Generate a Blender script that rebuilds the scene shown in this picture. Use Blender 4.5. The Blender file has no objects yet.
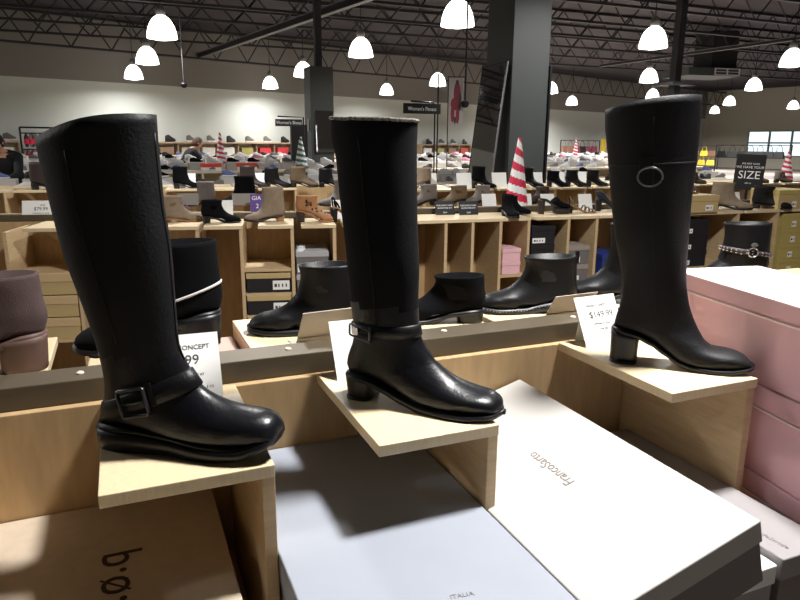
import bpy, bmesh, math, random
from mathutils import Vector, Matrix, Euler
random.seed(7)
S = bpy.context.scene
COL = S.collection
PI = math.pi
R = math.radians

# ------------------------------------------------------------------ camera
F = 660.0
PITCH, ROLL, YAW, EYE = 0.232183255, -0.00652873926, 0.398230698, 1.5
fw = Vector((math.sin(YAW)*math.cos(PITCH), math.cos(YAW)*math.cos(PITCH), -math.sin(PITCH)))
rt = Vector((math.cos(YAW), -math.sin(YAW), 0))
dn = fw.cross(rt)
rr = rt*math.cos(ROLL) + dn*math.sin(ROLL)
dd = -rt*math.sin(ROLL) + dn*math.cos(ROLL)
cam = bpy.data.cameras.new('camera'); camo = bpy.data.objects.new('camera', cam); COL.objects.link(camo)
camo.matrix_world = Matrix(((rr.x, -dd.x, -fw.x, 0), (rr.y, -dd.y, -fw.y, 0), (rr.z, -dd.z, -fw.z, EYE), (0, 0, 0, 1)))
cam.sensor_width = 36; cam.lens = F/800*36; cam.clip_start = .02; cam.clip_end = 300
S.camera = camo
def ray(px, py):
    return rr*((px-400)/F) + dd*((py-300)/F) + fw
def onz(px, py, z=1.08):
    d = ray(px, py); t = (z-EYE)/d.z
    return Vector((0, 0, EYE)) + d*t
def ony(px, py, y):
    d = ray(px, py); return Vector((0, 0, EYE)) + d*(y/d.y)
def pj(p):
    q = Vector(p) - Vector((0, 0, EYE)); return 400+F*q.dot(rr)/q.dot(fw), 300+F*q.dot(dd)/q.dot(fw)

# --------------------------------------------------------------- materials
def lin(c):
    return tuple(((v/255)/12.92 if v/255 <= .04045 else ((v/255+.055)/1.055)**2.4) for v in c) + (1,)
MATS = {}
def mat(name, col, rough=.6, metal=0, var=0, scale=30, bump=0, bscale=200, stretch=None, emit=0, spec=.5, coat=0, trans=0, alpha=1):
    if name in MATS: return MATS[name]
    m = bpy.data.materials.new(name); m.use_nodes = True; nt = m.node_tree
    b = nt.nodes['Principled BSDF']
    c = lin(col)
    b.inputs['Base Color'].default_value = c
    b.inputs['Roughness'].default_value = rough
    b.inputs['Metallic'].default_value = metal
    b.inputs['Specular IOR Level'].default_value = spec
    b.inputs['Coat Weight'].default_value = coat
    b.inputs['Coat Roughness'].default_value = .25
    b.inputs['Transmission Weight'].default_value = trans
    b.inputs['Alpha'].default_value = alpha
    if emit:
        b.inputs['Emission Color'].default_value = c; b.inputs['Emission Strength'].default_value = emit
    if var or bump:
        tc = nt.nodes.new('ShaderNodeTexCoord'); mp = nt.nodes.new('ShaderNodeMapping')
        nt.links.new(tc.outputs['Object'], mp.inputs['Vector'])
        if stretch: mp.inputs['Scale'].default_value = stretch
        if var:
            n = nt.nodes.new('ShaderNodeTexNoise'); n.inputs['Scale'].default_value = scale; n.inputs['Detail'].default_value = 5
            nt.links.new(mp.outputs[0], n.inputs['Vector'])
            r = nt.nodes.new('ShaderNodeValToRGB')
            r.color_ramp.elements[0].position = .3; r.color_ramp.elements[1].position = .7
            r.color_ramp.elements[0].color = tuple(v*(1-var) for v in c[:3])+(1,)
            r.color_ramp.elements[1].color = tuple(min(1, v*(1+var)) for v in c[:3])+(1,)
            nt.links.new(n.outputs['Fac'], r.inputs[0]); nt.links.new(r.outputs[0], b.inputs['Base Color'])
        if bump:
            n2 = nt.nodes.new('ShaderNodeTexNoise'); n2.inputs['Scale'].default_value = bscale; n2.inputs['Detail'].default_value = 3
            nt.links.new(tc.outputs['Object'], n2.inputs['Vector'])
            bp = nt.nodes.new('ShaderNodeBump'); bp.inputs['Strength'].default_value = bump; bp.inputs['Distance'].default_value = .002
            nt.links.new(n2.outputs['Fac'], bp.inputs['Height']); nt.links.new(bp.outputs[0], b.inputs['Normal'])
    MATS[name] = m; return m
WOOD = mat('birch_wood', (198, 172, 134), .45, var=.10, scale=14, stretch=(1.2, 1.2, 9))
WOODE = mat('birch_edge', (216, 196, 160), .45, var=.07, scale=30, stretch=(8, 8, 1))
WOODB = mat('birch_back', (182, 153, 112), .55, var=.10, scale=10, stretch=(6, 1, 1))
RAIL = mat('bronze_metal', (94, 84, 68), .5, metal=.4, var=.05, scale=8)
CAPM = mat('cream_plastic', (218, 208, 188), .5)
LEATH = mat('black_leather', (16, 17, 22), .33, bump=.25, bscale=160, var=.2, scale=20, spec=.4)
LEATHM = mat('black_matte_leather', (14, 14, 17), .55, bump=.35, bscale=220, var=.15, scale=14, spec=.3)
LEATHD = mat('dark_leather', (14, 14, 17), .45, bump=.3, bscale=180, spec=.3)
STRETCH = mat('black_stretch_fabric', (15, 15, 18), .85, bump=.5, bscale=500, spec=.2)
SUEDE = mat('black_suede', (14, 14, 17), .95, bump=.5, bscale=600, spec=.1)
RUB = mat('black_rubber', (17, 17, 22), .4, bump=.1, spec=.4)
STACK = mat('dark_stacked_heel', (26, 24, 26), .4, var=.2, scale=10, stretch=(1, 1, 30))
LIN = mat('dark_lining', (28, 25, 24), .9)
GUN = mat('gunmetal', (92, 92, 98), .3, metal=.9)
SILV = mat('silver_metal', (200, 200, 205), .25, metal=.95)
BROWNS = mat('brown_suede', (74, 58, 58), .9, var=.12, scale=30, bump=.4, bscale=500)
BROWNH = mat('brown_heel', (92, 68, 60), .6, var=.12, scale=20)
TAUPE = mat('taupe_suede', (134, 118, 100), .9, var=.1, scale=40)
TAN = mat('tan_leather', (158, 112, 74), .6, var=.1, scale=40)
OLIVE = mat('olive_leather', (96, 80, 58), .7, var=.1)
GREYS = mat('grey_suede', (110, 104, 100), .9, var=.1)
GREYC = mat('grey_card', (140, 136, 132), .7)
DBROWN = mat('dark_brown_leather', (48, 36, 34), .5)
NAVY = mat('navy_leather', (28, 32, 48), .5)
PURPLE = mat('purple_paper', (88, 62, 140), .6)
PAPER = mat('white_paper', (240, 240, 238), .6)
INK = mat('dark_ink', (60, 58, 58), .7)
INKW = mat('glowing_white_ink', (235, 235, 235), .6, emit=.15)  # a faint glow is added so the white lettering stays bright
KRAFT = mat('kraft_card', (188, 172, 152), .75, var=.05, scale=50)
KRAFTI = mat('brown_ink', (50, 30, 26), .7)
GREYBOX = mat('pale_grey_card', (148, 153, 164), .55, var=.03, scale=8)
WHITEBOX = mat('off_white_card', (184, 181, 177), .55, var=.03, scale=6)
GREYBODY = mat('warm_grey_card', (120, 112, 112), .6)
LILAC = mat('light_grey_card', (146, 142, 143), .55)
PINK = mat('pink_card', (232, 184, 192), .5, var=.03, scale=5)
PINKW = mat('pale_lit_pink_card', (246, 228, 232), .45)
SILTXT = mat('silver_foil', (128, 122, 118), .4, metal=.3)
BLKBOX = mat('black_card', (28, 26, 32), .55)
REDC = mat('red_card', (190, 40, 50), .55)
BLUEB = mat('blue_card', (40, 60, 130), .55)
YELB = mat('yellow_card', (184, 166, 98), .6)
KBOX = mat('tan_card', (188, 164, 116), .7)
DGREYB = mat('dark_grey_card', (110, 106, 104), .6)
ORANGE = mat('orange_card', (222, 74, 44), .6)
COLM = mat('grey_column_paint', (58, 62, 62), .55, var=.03, scale=3)
BLKM = mat('black_metal', (22, 22, 24), .45, metal=.3)
CEIL = mat('dark_ceiling', (50, 43, 49), .8, var=.12, scale=2)
TRUSS = mat('dark_truss_paint', (34, 30, 34), .6)
BEAMM = mat('grey_beam_paint', (104, 102, 102), .6)
MIRR = mat('mirror_glass', (225, 230, 232), .03, metal=1)
WSN = mat('white_sneaker', (204, 204, 206), .6)
RUBW = mat('white_rubber', (206, 206, 206), .5)
SHADE = mat('lamp_glass', (255, 250, 242), .3, emit=5.0)
FLOORM = mat('grey_carpet', (118, 110, 104), .95, var=.15, scale=20, bump=.4, bscale=80)

# ----------------------------------------------------------------- helpers
def tag(o, label=None, cat=None, group=None, kind=None):
    if label: o['label'] = label
    if cat: o['category'] = cat
    if group: o['group'] = group
    if kind: o['kind'] = kind
    return o
def thing(name, loc, rz, label, cat, group=None, rx=0, ry=0):
    o = bpy.data.objects.new(name, None); COL.objects.link(o); o.empty_display_size = .05
    o.location = loc; o.rotation_euler = (rx, ry, rz)
    return tag(o, label, cat, group)
def link(name, me, parent=None):
    o = bpy.data.objects.new(name, me); COL.objects.link(o)
    if parent: o.parent = parent
    return o
def obj(name, bm, mats, parent=None, smooth=False):
    me = bpy.data.meshes.new(name)
    bmesh.ops.recalc_face_normals(bm, faces=bm.faces)
    bm.to_mesh(me); bm.free()
    for m in (mats if isinstance(mats, (list, tuple)) else [mats]): me.materials.append(m)
    if smooth:
        me.polygons.foreach_set('use_smooth', [True]*len(me.polygons))
    return link(name, me, parent)
def B():
    return bmesh.new()
def bx(bm, x0, x1, y0, y1, z0, z1, bev=0, M=None, mi=0, seg=2):
    before = set(bm.verts)
    r = bmesh.ops.create_cube(bm, size=1)
    vs = r['verts']
    bmesh.ops.scale(bm, vec=(x1-x0, y1-y0, z1-z0), verts=vs)
    bmesh.ops.translate(bm, vec=((x0+x1)/2, (y0+y1)/2, (z0+z1)/2), verts=vs)
    if bev:
        es = list(set(e for v in vs for e in v.link_edges))
        bmesh.ops.bevel(bm, geom=es, offset=bev, segments=seg, affect='EDGES', profile=.6)
        vs = [v for v in bm.verts if v not in before]
    if M is not None:
        for v in vs: v.co = M @ v.co
    if mi:
        for v in vs:
            for f in v.link_faces: f.material_index = mi
    return vs
def box(name, parent, m, x0, x1, y0, y1, z0, z1, bev=.0015, M=None):
    bm = B(); bx(bm, x0, x1, y0, y1, z0, z1, bev, M); return obj(name, bm, m, parent)
def tube(bm, pts, r, n=8, closed=False, mi=0):
    pts = [Vector(p) for p in pts]; rings = []; N = len(pts)
    for i, p in enumerate(pts):
        if closed: d = pts[(i+1) % N]-pts[i-1]
        else: d = pts[min(i+1, N-1)]-pts[max(i-1, 0)]
        d.normalize(); up = Vector((0, 0, 1)) if abs(d.z) < .9 else Vector((1, 0, 0))
        a = d.cross(up).normalized(); b = d.cross(a)
        rad = r[i] if isinstance(r, (list, tuple)) else r
        rings.append([bm.verts.new(p + (a*math.cos(2*PI*k/n)+b*math.sin(2*PI*k/n))*rad) for k in range(n)])
    for i in range(N if closed else N-1):
        A, C = rings[i], rings[(i+1) % N]
        for k in range(n):
            f = bm.faces.new((A[k], A[(k+1) % n], C[(k+1) % n], C[k])); f.material_index = mi
    if not closed:
        bm.faces.new(rings[0]); bm.faces.new(rings[-1][::-1])
def lathe(bm, prof, n=24, c=(0, 0, 0), cap=True):
    rings = []
    for r, z in prof:
        rings.append([bm.verts.new((c[0]+r*math.cos(2*PI*k/n), c[1]+r*math.sin(2*PI*k/n), c[2]+z)) for k in range(n)])
    for A, C in zip(rings, rings[1:]):
        for k in range(n): bm.faces.new((A[k], A[(k+1) % n], C[(k+1) % n], C[k]))
    if cap:
        bm.faces.new(rings[0][::-1]); bm.faces.new(rings[-1])
def text(name, s, size, m, parent, M, align='CENTER', ext=.0002, xs=1):
    cu = bpy.data.curves.new(name, 'FONT'); cu.body = s; cu.size = size; cu.align_x = align; cu.align_y = 'CENTER'; cu.extrude = ext; cu.resolution_u = 3
    t = bpy.data.objects.new('tmp', cu); COL.objects.link(t)
    dg = bpy.context.evaluated_depsgraph_get(); dg.update()
    me = bpy.data.meshes.new_from_object(t.evaluated_get(dg)); bpy.data.objects.remove(t)
    me.transform(M @ Matrix.Diagonal((xs, 1, 1, 1))); me.materials.clear(); me.materials.append(m); me.name = name
    return link(name, me, parent)
def dup(root, loc, rz, label=None, group=None, scale=None):
    r = root.copy(); COL.objects.link(r); r.location = loc; r.rotation_euler = (root.rotation_euler.x, root.rotation_euler.y, rz)
    if label: r['label'] = label
    if group: r['group'] = group
    elif 'group' in r and label: del r['group']
    if scale: r.scale = (scale,)*3
    for ch in list(root.children):
        c = ch.copy(); COL.objects.link(c); c.parent = r
        for g in list(ch.children):
            d = g.copy(); COL.objects.link(d); d.parent = c
    return r

# ---------------------------------------------------------- boots and shoes
def crom(pts, n):
    """resample a polyline evenly with a Catmull-Rom curve through it"""
    P = [Vector((p[0], p[1])) for p in pts]
    P = [P[0]*2-P[1]] + P + [P[-1]*2-P[-2]]
    dense = []
    for i in range(1, len(P)-2):
        for k in range(12):
            t = k/12
            a, b, c, d = P[i-1:i+3]
            dense.append(.5*((2*b)+(c-a)*t+(2*a-5*b+4*c-d)*t*t+(3*b-a-3*c+d)*t**3))
    dense.append(P[-2])
    L = [0]
    for a, b in zip(dense, dense[1:]): L.append(L[-1]+(b-a).length)
    out = []; j = 0
    for k in range(n):
        s = L[-1]*k/(n-1)
        while j < len(L)-2 and L[j+1] < s: j += 1
        u = (s-L[j])/max(1e-9, L[j+1]-L[j]); out.append(dense[j].lerp(dense[j+1], min(1, u)))
    return out
def interp(tab, x):
    if x <= tab[0][0]: return tab[0][1]
    for (a, va), (b, vb) in zip(tab, tab[1:]):
        if x <= b:
            u = (x-a)/(b-a); u = u*u*(3-2*u)*.5+u*.5; return va+(vb-va)*u
    return tab[-1][1]
W1 = [(0, 0), (.015, .013), (.04, .021), (.1, .030), (.2, .0375), (.35, .0425), (.5, .041), (.7, .0365), (.85, .034), (1, .033)]
W2 = [(0, .033), (.1, .033), (.25, .037), (.5, .046), (.8, .053), (1, .055)]
def sections(pr, n1, n2, nth):
    sc = pr.get('wscale', 1)
    f1, b1 = crom(pr['f1'], n1), crom(pr['b1'], n1)
    f2, b2 = crom(pr['f2'], n2), crom(pr['b2'], n2)
    rows = []
    for i in range(n1):
        t = i/(n1-1); t2 = t
        rows.append((f1[i], b1[i], interp(pr.get('w1', W1), t2)*sc, 1-t))
    for i in range(1, n2):
        t = i/(n2-1); rows.append((f2[i], b2[i], interp(pr.get('w2', W2), t)*sc, 0))
    G = []
    for Fp, Bp, w, foot in rows:
        c = (Fp+Bp)/2; a = (Fp-Bp)/2; ring = []
        for k in range(nth):
            th = 2*PI*k/nth; cs, sn = math.cos(th), math.sin(th)
            e = 1.0
            if cs < 0: e = 1-.5*min(1, foot*2)
            elif foot > 0: e = 1-.12*min(1, foot*2)
            x = math.copysign(abs(cs)**e, cs); y = math.copysign(abs(sn)**(e if cs < 0 else 1), sn)
            ring.append(Vector((c.x+a.x*x, w*y, c.y+a.y*x)))
        G.append(ring)
    return G
def grid(bm, G, cap0=True, cap1=True, mi=0):
    V = [[bm.verts.new(p) for p in r] for r in G]; n = len(V[0])
    for A, C in zip(V, V[1:]):
        for k in range(n):
            f = bm.faces.new((A[k], A[(k+1) % n], C[(k+1) % n], C[k])); f.material_index = mi
    if cap0: bm.faces.new(V[0][::-1]).material_index = mi
    if cap1: bm.faces.new(V[-1]).material_index = mi
    return V
def upper_bm(pr, n1=22, n2=26, nth=28, G=None):
    G = G or sections(pr, n1, n2, nth)
    bm = B(); top = G[-1]; c = sum(top, Vector())/len(top)
    inner = [c+(p-c)*.93 for p in top]
    low = [p-Vector((0, 0, pr.get('depth', .07))) + (c-p)*.1 for p in inner]
    n = len(G)
    grid(bm, [r for r in G]+[inner, low])
    return bm, G
def sole_bm(st, width, n=None, pad=.002):
    """st: [(s, zbottom, ztop)], width: table of s -> half width"""
    bm = B(); s0, s1 = st[0][0], st[-1][0]; N = 30; G = []
    zb = [(a, b) for a, b, c in st]; zt = [(a, c) for a, b, c in st]
    for i in range(N+1):
        s = s0+(s1-s0)*(.5-.5*math.cos(PI*i/N))
        w = interp(width, s)+pad; w = max(w, .001)
        a, c = interp(zb, s), interp(zt, s)
        if c-a < .001: c = a+.001
        m = (a+c)/2
        G.append([Vector((s, -w*.96, a)), Vector((s, -w, m)), Vector((s, -w*.99, c)), Vector((s, w*.99, c)), Vector((s, w, m)), Vector((s, w*.96, a))])
    grid(bm, G); return bm
def footw(L, s0=0, k=1):
    base = [(0, 0), (.01, .012), (.035, .022), (.08, .029), (.16, .0325), (.3, .031), (.42, .031), (.58, .038), (.72, .042), (.82, .040), (.9, .033), (.95, .027), (.985, .018), (1, .0)]
    return [(s0+a*L, b*k) for a, b in base]
def surf(G, s, z, side=-1):
    best = None
    for i in range(len(G)-1):
        r = G[i]; n = len(r)
        for k in range(n):
            p = r[k]
            if p.y*side < 0: continue
            d = (p.x-s)**2+(p.z-z)**2
            if best is None or d < best[0]: best = (d, i, k)
    _, i, k = best; r = G[i]; n = len(r)
    a = r[(k+1) % n]-r[k-1]; b = G[min(i+1, len(G)-1)][k]-G[max(i-1, 0)][k]
    nn = a.cross(b).normalized()
    if nn.y*side < 0: nn = -nn
    return r[k], nn
def band_bm(G, z0, k, h, off=.0025, i0=6, front=None):
    """a strap lying round the boot: centre height z0 + k*s, height h"""
    nth = len(G[0]); ctr = Vector((sum(p.x for p in G[len(G)//2])/nth, 0, 0)); rings = []
    for lev in (-.5, -.42, .42, .5):
        ring = []
        for j in range(nth):
            hit = None
            for i in range(i0, len(G)-1):
                p, q = G[i][j], G[i+1][j]
                gp, gq = p.z-(z0+k*p.x+lev*h), q.z-(z0+k*q.x+lev*h)
                if gp <= 0 < gq or gp >= 0 > gq:
                    u = gp/(gp-gq); hit = p.lerp(q, u); ii = i; break
            if hit is None: hit = G[i0][j]; ii = i0
            r = G[ii]; a = r[(j+1) % nth]-r[j-1]; b = G[ii+1][j]-G[ii-1][j]
            nn = a.cross(b).normalized(); c = sum(r, Vector())/nth
            if nn.dot(hit-c) < 0: nn = -nn
            ring.append(hit+nn*(off if abs(lev) < .45 else -.001))
        rings.append(ring)
    bm = B(); grid(bm, rings, False, False); return bm
def on_surf(G, s, z, side=-1, roll=0):
    p, n = surf(G, s, z, side)
    x = Vector((1, 0, 0)); x = (x-n*x.dot(n)).normalized(); zz = x.cross(n)*-1
    zz = n.cross(x)
    M = Matrix((( x.x, zz.x, n.x, p.x), (x.y, zz.y, n.y, p.y), (x.z, zz.z, n.z, p.z), (0, 0, 0, 1)))
    return M @ Matrix.Rotation(roll, 4, 'Z')
def frame_bm(w, h, r, M, bm=None):
    bm = bm or B(); pts = []
    for cx, cy, a0 in ((w/2, h/2, 0), (-w/2, h/2, 90), (-w/2, -h/2, 180), (w/2, -h/2, 270)):
        for a in (0, 45, 90):
            pts.append(M @ Vector((cx-math.copysign(.003, cx)+.003*math.cos(R(a0+a)), cy-math.copysign(.003, cy)+.003*math.sin(R(a0+a)), .003)))
    tube(bm, pts, r, 6, True); return bm

# tall boots, foreground
def boot_thing(loc, yaw, label):
    return thing('tall_boot', loc, R(yaw), label, 'boot')
Z = 1.08
# left: flat riding boot
t = boot_thing((-.035, .971, Z), -33, 'tall black riding boot with square ankle buckle, leftmost of the three tall boots')
p1 = dict(f1=[(.2526, .030), (.2516, .045), (.2448, .057), (.2305, .0635), (.2089, .0660), (.1837, .0705), (.1586, .0805), (.1409, .0916), (.1321, .1034)],
 f2=[(.1321, .1034), (.1188, .1242), (.1099, .1437), (.1069, .1621), (.1059, .2138), (.1046, .2883), (.0994, .3381), (.098, .379), (.0972, .4105), (.0974, .4536)],
 b1=[(.2526, .030), (.247, .022), (.224, .017), (.1789, .014), (.1226, .016), (.0773, .020), (.0389, .024), (.0042, .026), (-.019, .028)],
 b2=[(-.019, .028), (-.0132, .0505), (-.0064, .0844), (-.0076, .1172), (-.0163, .165), (-.0281, .2102), (-.0359, .2352), (-.0449, .2683), (-.0532, .3171), (-.058, .3505), (-.0628, .382), (-.0671, .418)], depth=.1, wscale=.9)
bm, G = upper_bm(p1, 26, 34, 36)
# the top rises from the back dip to the front
TOPB = lambda p: p.z
for v in bm.verts:
    if v.co.z > .39:
        u = (v.co.x+.067)/.165
        v.co.z += .010*max(0, math.sin(PI*min(1, max(0, u*.95+.03))))*(v.co.z-.39)/.05
u = obj('upper', bm, [LEATH, LEATHM], t, True)
for f in u.data.polygons:
    if f.center.z > .135: f.material_index = 1
obj('sole', sole_bm([(-.022, .004, .028), (0, 0, .028), (.05, .0, .027), (.1, .002, .022), (.15, 0, .018), (.2, .006, .019), (.235, .018, .029), (.252, .033, .041)], footw(.274, -.022, 1.02), pad=.0025), RUB, t, True)
obj('rand', sole_bm([(-.022, .026, .034), (.05, .026, .034), (.1, .021, .028), (.15, .016, .023), (.2, .016, .023), (.235, .025, .033), (.251, .038, .044)], footw(.272, -.021, .98), pad=.0015), LEATHD, t, True)
st = obj('ankle_strap', band_bm(G, .052, .42, .032, .003, 12), LEATHD, t, True)
Mb = on_surf(G, .060, .077, -1, R(12))
bk = obj('buckle', frame_bm(.040, .038, .0026, Mb @ Matrix.Translation((0, 0, .003))), GUN, st, True)
bm = B(); tube(bm, [Mb @ Vector((-.016, 0, .007)), Mb @ Vector((.016, .001, .008))], .0016, 6); obj('buckle_prong', bm, GUN, st, True)
bm = B(); bx(bm, -.004, .004, -.016, .016, .0, .0045, .001, on_surf(G, .085, .088, -1, R(15))); obj('keeper_loop', bm, LEATHD, st)
bm = B(); tube(bm, [G[i][0]+Vector((-.0, 0, 0)) for i in range(28, len(G)-1, 2)], .0013, 5); obj('front_seam', bm, LEATHD, t, True)
bm = B(); tube(bm, [G[i][26]+Vector((0, -.0002, 0)) for i in range(34, len(G)-1, 2)], .0009, 5); obj('side_zip', bm, LEATHD, t, True)

# middle: stretch-shaft boot
t = boot_thing((.352, 1.013, Z), -46, 'tall black boot with stretch shaft and speckled trim, middle of the three tall boots')
p2 = dict(f1=[(.2503, .0133), (.2472, .0296), (.2315, .0387), (.2126, .0418), (.1816, .0505), (.1575, .0639), (.1366, .0790)],
 f2=[(.1366, .0790), (.1163, .1047), (.1081, .1273), (.105, .1769), (.1051, .2258), (.1007, .2969), (.0981, .3737), (.0976, .4112), (.0987, .4524)],
 b1=[(.2503, .0133), (.244, .0095), (.207, .008), (.1594, .008), (.1172, .012), (.0883, .020), (.0627, .029), (.0404, .036), (.0254, .040), (-.0185, .043)],
 b2=[(-.0185, .043), (-.0225, .056), (-.0179, .0752), (-.0091, .0994), (-.0087, .131), (-.013, .1652), (-.0162, .216), (-.021, .2707), (-.0275, .3308), (-.0337, .399), (-.0405, .4255), (-.0418, .4564)], depth=.1)
bm, G = upper_bm(p2, 26, 34, 36)
u = obj('upper', bm, [LEATH, STRETCH], t, True)
for f in u.data.polygons:
    if f.center.z > .165: f.material_index = 1
w2 = footw(.272, -.02, 1.05)
obj('sole', sole_bm([(-.019, .037, .044), (.03, .034, .042), (.06, .022, .032), (.09, .009, .020), (.12, .001, .012), (.16, 0, .0095), (.2, 0, .0095), (.235, .004, .012), (.256, .008, .015)], w2, pad=.004), RUB, t, True)
bm = B(); lathe(bm, [(1, 0), (1, 1)], 24)
def heel_bm(s0, s1, w, z0, zt0, zt1, taper=.004):
    bm = B(); G2 = []
    for j in range(7):
        q = j/6; ring = []
        for k in range(24):
            a = 2*PI*k/24; cs, sn = math.cos(a), math.sin(a)
            e = .5 if cs > 0 else .85
            x = math.copysign(abs(cs)**e, cs); y = math.copysign(abs(sn)**.7, sn)
            hs = (s1-s0)/2+taper*(q-.5); cx = (s0+s1)/2
            xx = cx+hs*x; zt = zt0+(zt1-zt0)*(xx-s0)/(s1-s0)
            ring.append(Vector((xx, (w+taper*(q-.5))*y, z0+(zt-z0)*q)))
        G2.append(ring)
    grid(bm, G2); return bm
bm.free()
h = obj('heel', heel_bm(-.018, .030, .030, 0.003, .042, .036), STACK, t, True)
obj('heel_cap', heel_bm(-.018, .030, .0305, 0, .004, .004, 0), RUB, h, True)
st = obj('ankle_strap', band_bm(G, .122, .05, .022, .003, 14), LEATHD, t, True)
Mb = on_surf(G, .018, .122, -1, R(-4))
obj('buckle', frame_bm(.046, .020, .0018, Mb @ Matrix.Translation((0, 0, .003))), GUN, st, True)
bm = B(); bx(bm, -.017, -.004, -.007, .007, .004, .007, .001, Mb); obj('buckle_plate', bm, SILV, st)
bm = B(); bx(bm, .019, .023, -.014, .014, .002, .006, .001, Mb); obj('keeper_loop', bm, GUN, st)
TWEED = mat('speckled_tweed', (120, 116, 110), .95, var=.9, scale=260)
bm = B(); ring = G[-1]
random.seed(3)
pts = [p+Vector((0, 0, .001+.0016*random.random())) for p in ring]
tube(bm, pts, .0032, 6, True); obj('tweed_trim', bm, TWEED, t, True)
for zz in (.205, .235): pass
bm = B(); tube(bm, [G[i][27]+Vector((0, -.0004, 0)) for i in range(30, len(G)-1, 2)], .0011, 5); obj('side_zip', bm, LEATHD, t, True)

# right: block-heel boot with a ring
t = boot_thing((.888, 1.006, Z), -40, 'tall black boot with a ring on its shaft, rightmost of the three tall boots')
p3 = dict(f1=[(.255, .0144), (.2495, .0235), (.2333, .0355), (.2101, .0415), (.1871, .0435), (.168, .0557), (.1533, .0774)],
 f2=[(.1533, .0774), (.1398, .1052), (.1294, .138), (.1226, .1805), (.1198, .2531), (.1181, .3221), (.1197, .3912), (.1188, .4656), (.1168, .5088)],
 b1=[(.255, .0144), (.246, .0095), (.2151, .0075), (.1818, .007), (.1476, .008), (.1196, .016), (.0978, .030), (.0721, .047), (.0486, .060), (-.002, .070)],
 b2=[(-.002, .070), (.0022, .0938), (.008, .1289), (.0037, .1828), (-.0125, .2469), (-.0253, .3177), (-.0397, .4113), (-.0461, .448), (-.0488, .4843)], depth=.1)
bm, G = upper_bm(p3, 26, 34, 36)
for v in bm.verts:
    if v.co.z > .46: v.co.z += .006*math.sin(PI*min(1, max(0, (v.co.x+.049)/.166)))
u = obj('upper', bm, LEATHM, t, True)

w3 = footw(.263, -.004, 1.0)
obj('sole', sole_bm([(-.004, .064, .071), (.04, .057, .065), (.07, .043, .051), (.095, .026, .034), (.118, .011, .019), (.14, .002, .011), (.18, 0, .0085), (.215, .001, .0095), (.24, .006, .013), (.259, .012, .0165)], w3, pad=.003), RUB, t, True)
h = obj('heel', heel_bm(-.005, .048, .0285, .004, .066, .056, .002), STACK, t, True)
obj('heel_cap', heel_bm(-.005, .048, .0295, 0, .005, .005, 0), RUB, h, True)
obj('fold_band', band_bm(G, .385, .06, .003, .0008, 30), LEATHM, t, True)
Mr = on_surf(G, .033, .362, -1)
bm = B(); tube(bm, [Mr @ Vector((.008+.021*math.cos(2*PI*k/28), .017*math.sin(2*PI*k/28), .006)) for k in range(28)], .0018, 8, True); obj('ring', bm, mat('dark_silver', (120, 120, 125), .35, metal=.9), t, True)
bm = B(); bx(bm, -.012, .012, .012, .034, .001, .005, .002, Mr); obj('ring_tab', bm, LEATHD, t)
bm = B(); tube(bm, [G[i][27]+Vector((0, -.0004, 0)) for i in range(28, len(G)-1, 2)], .0009, 5); obj('side_zip', bm, LEATHD, t, True)

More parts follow.
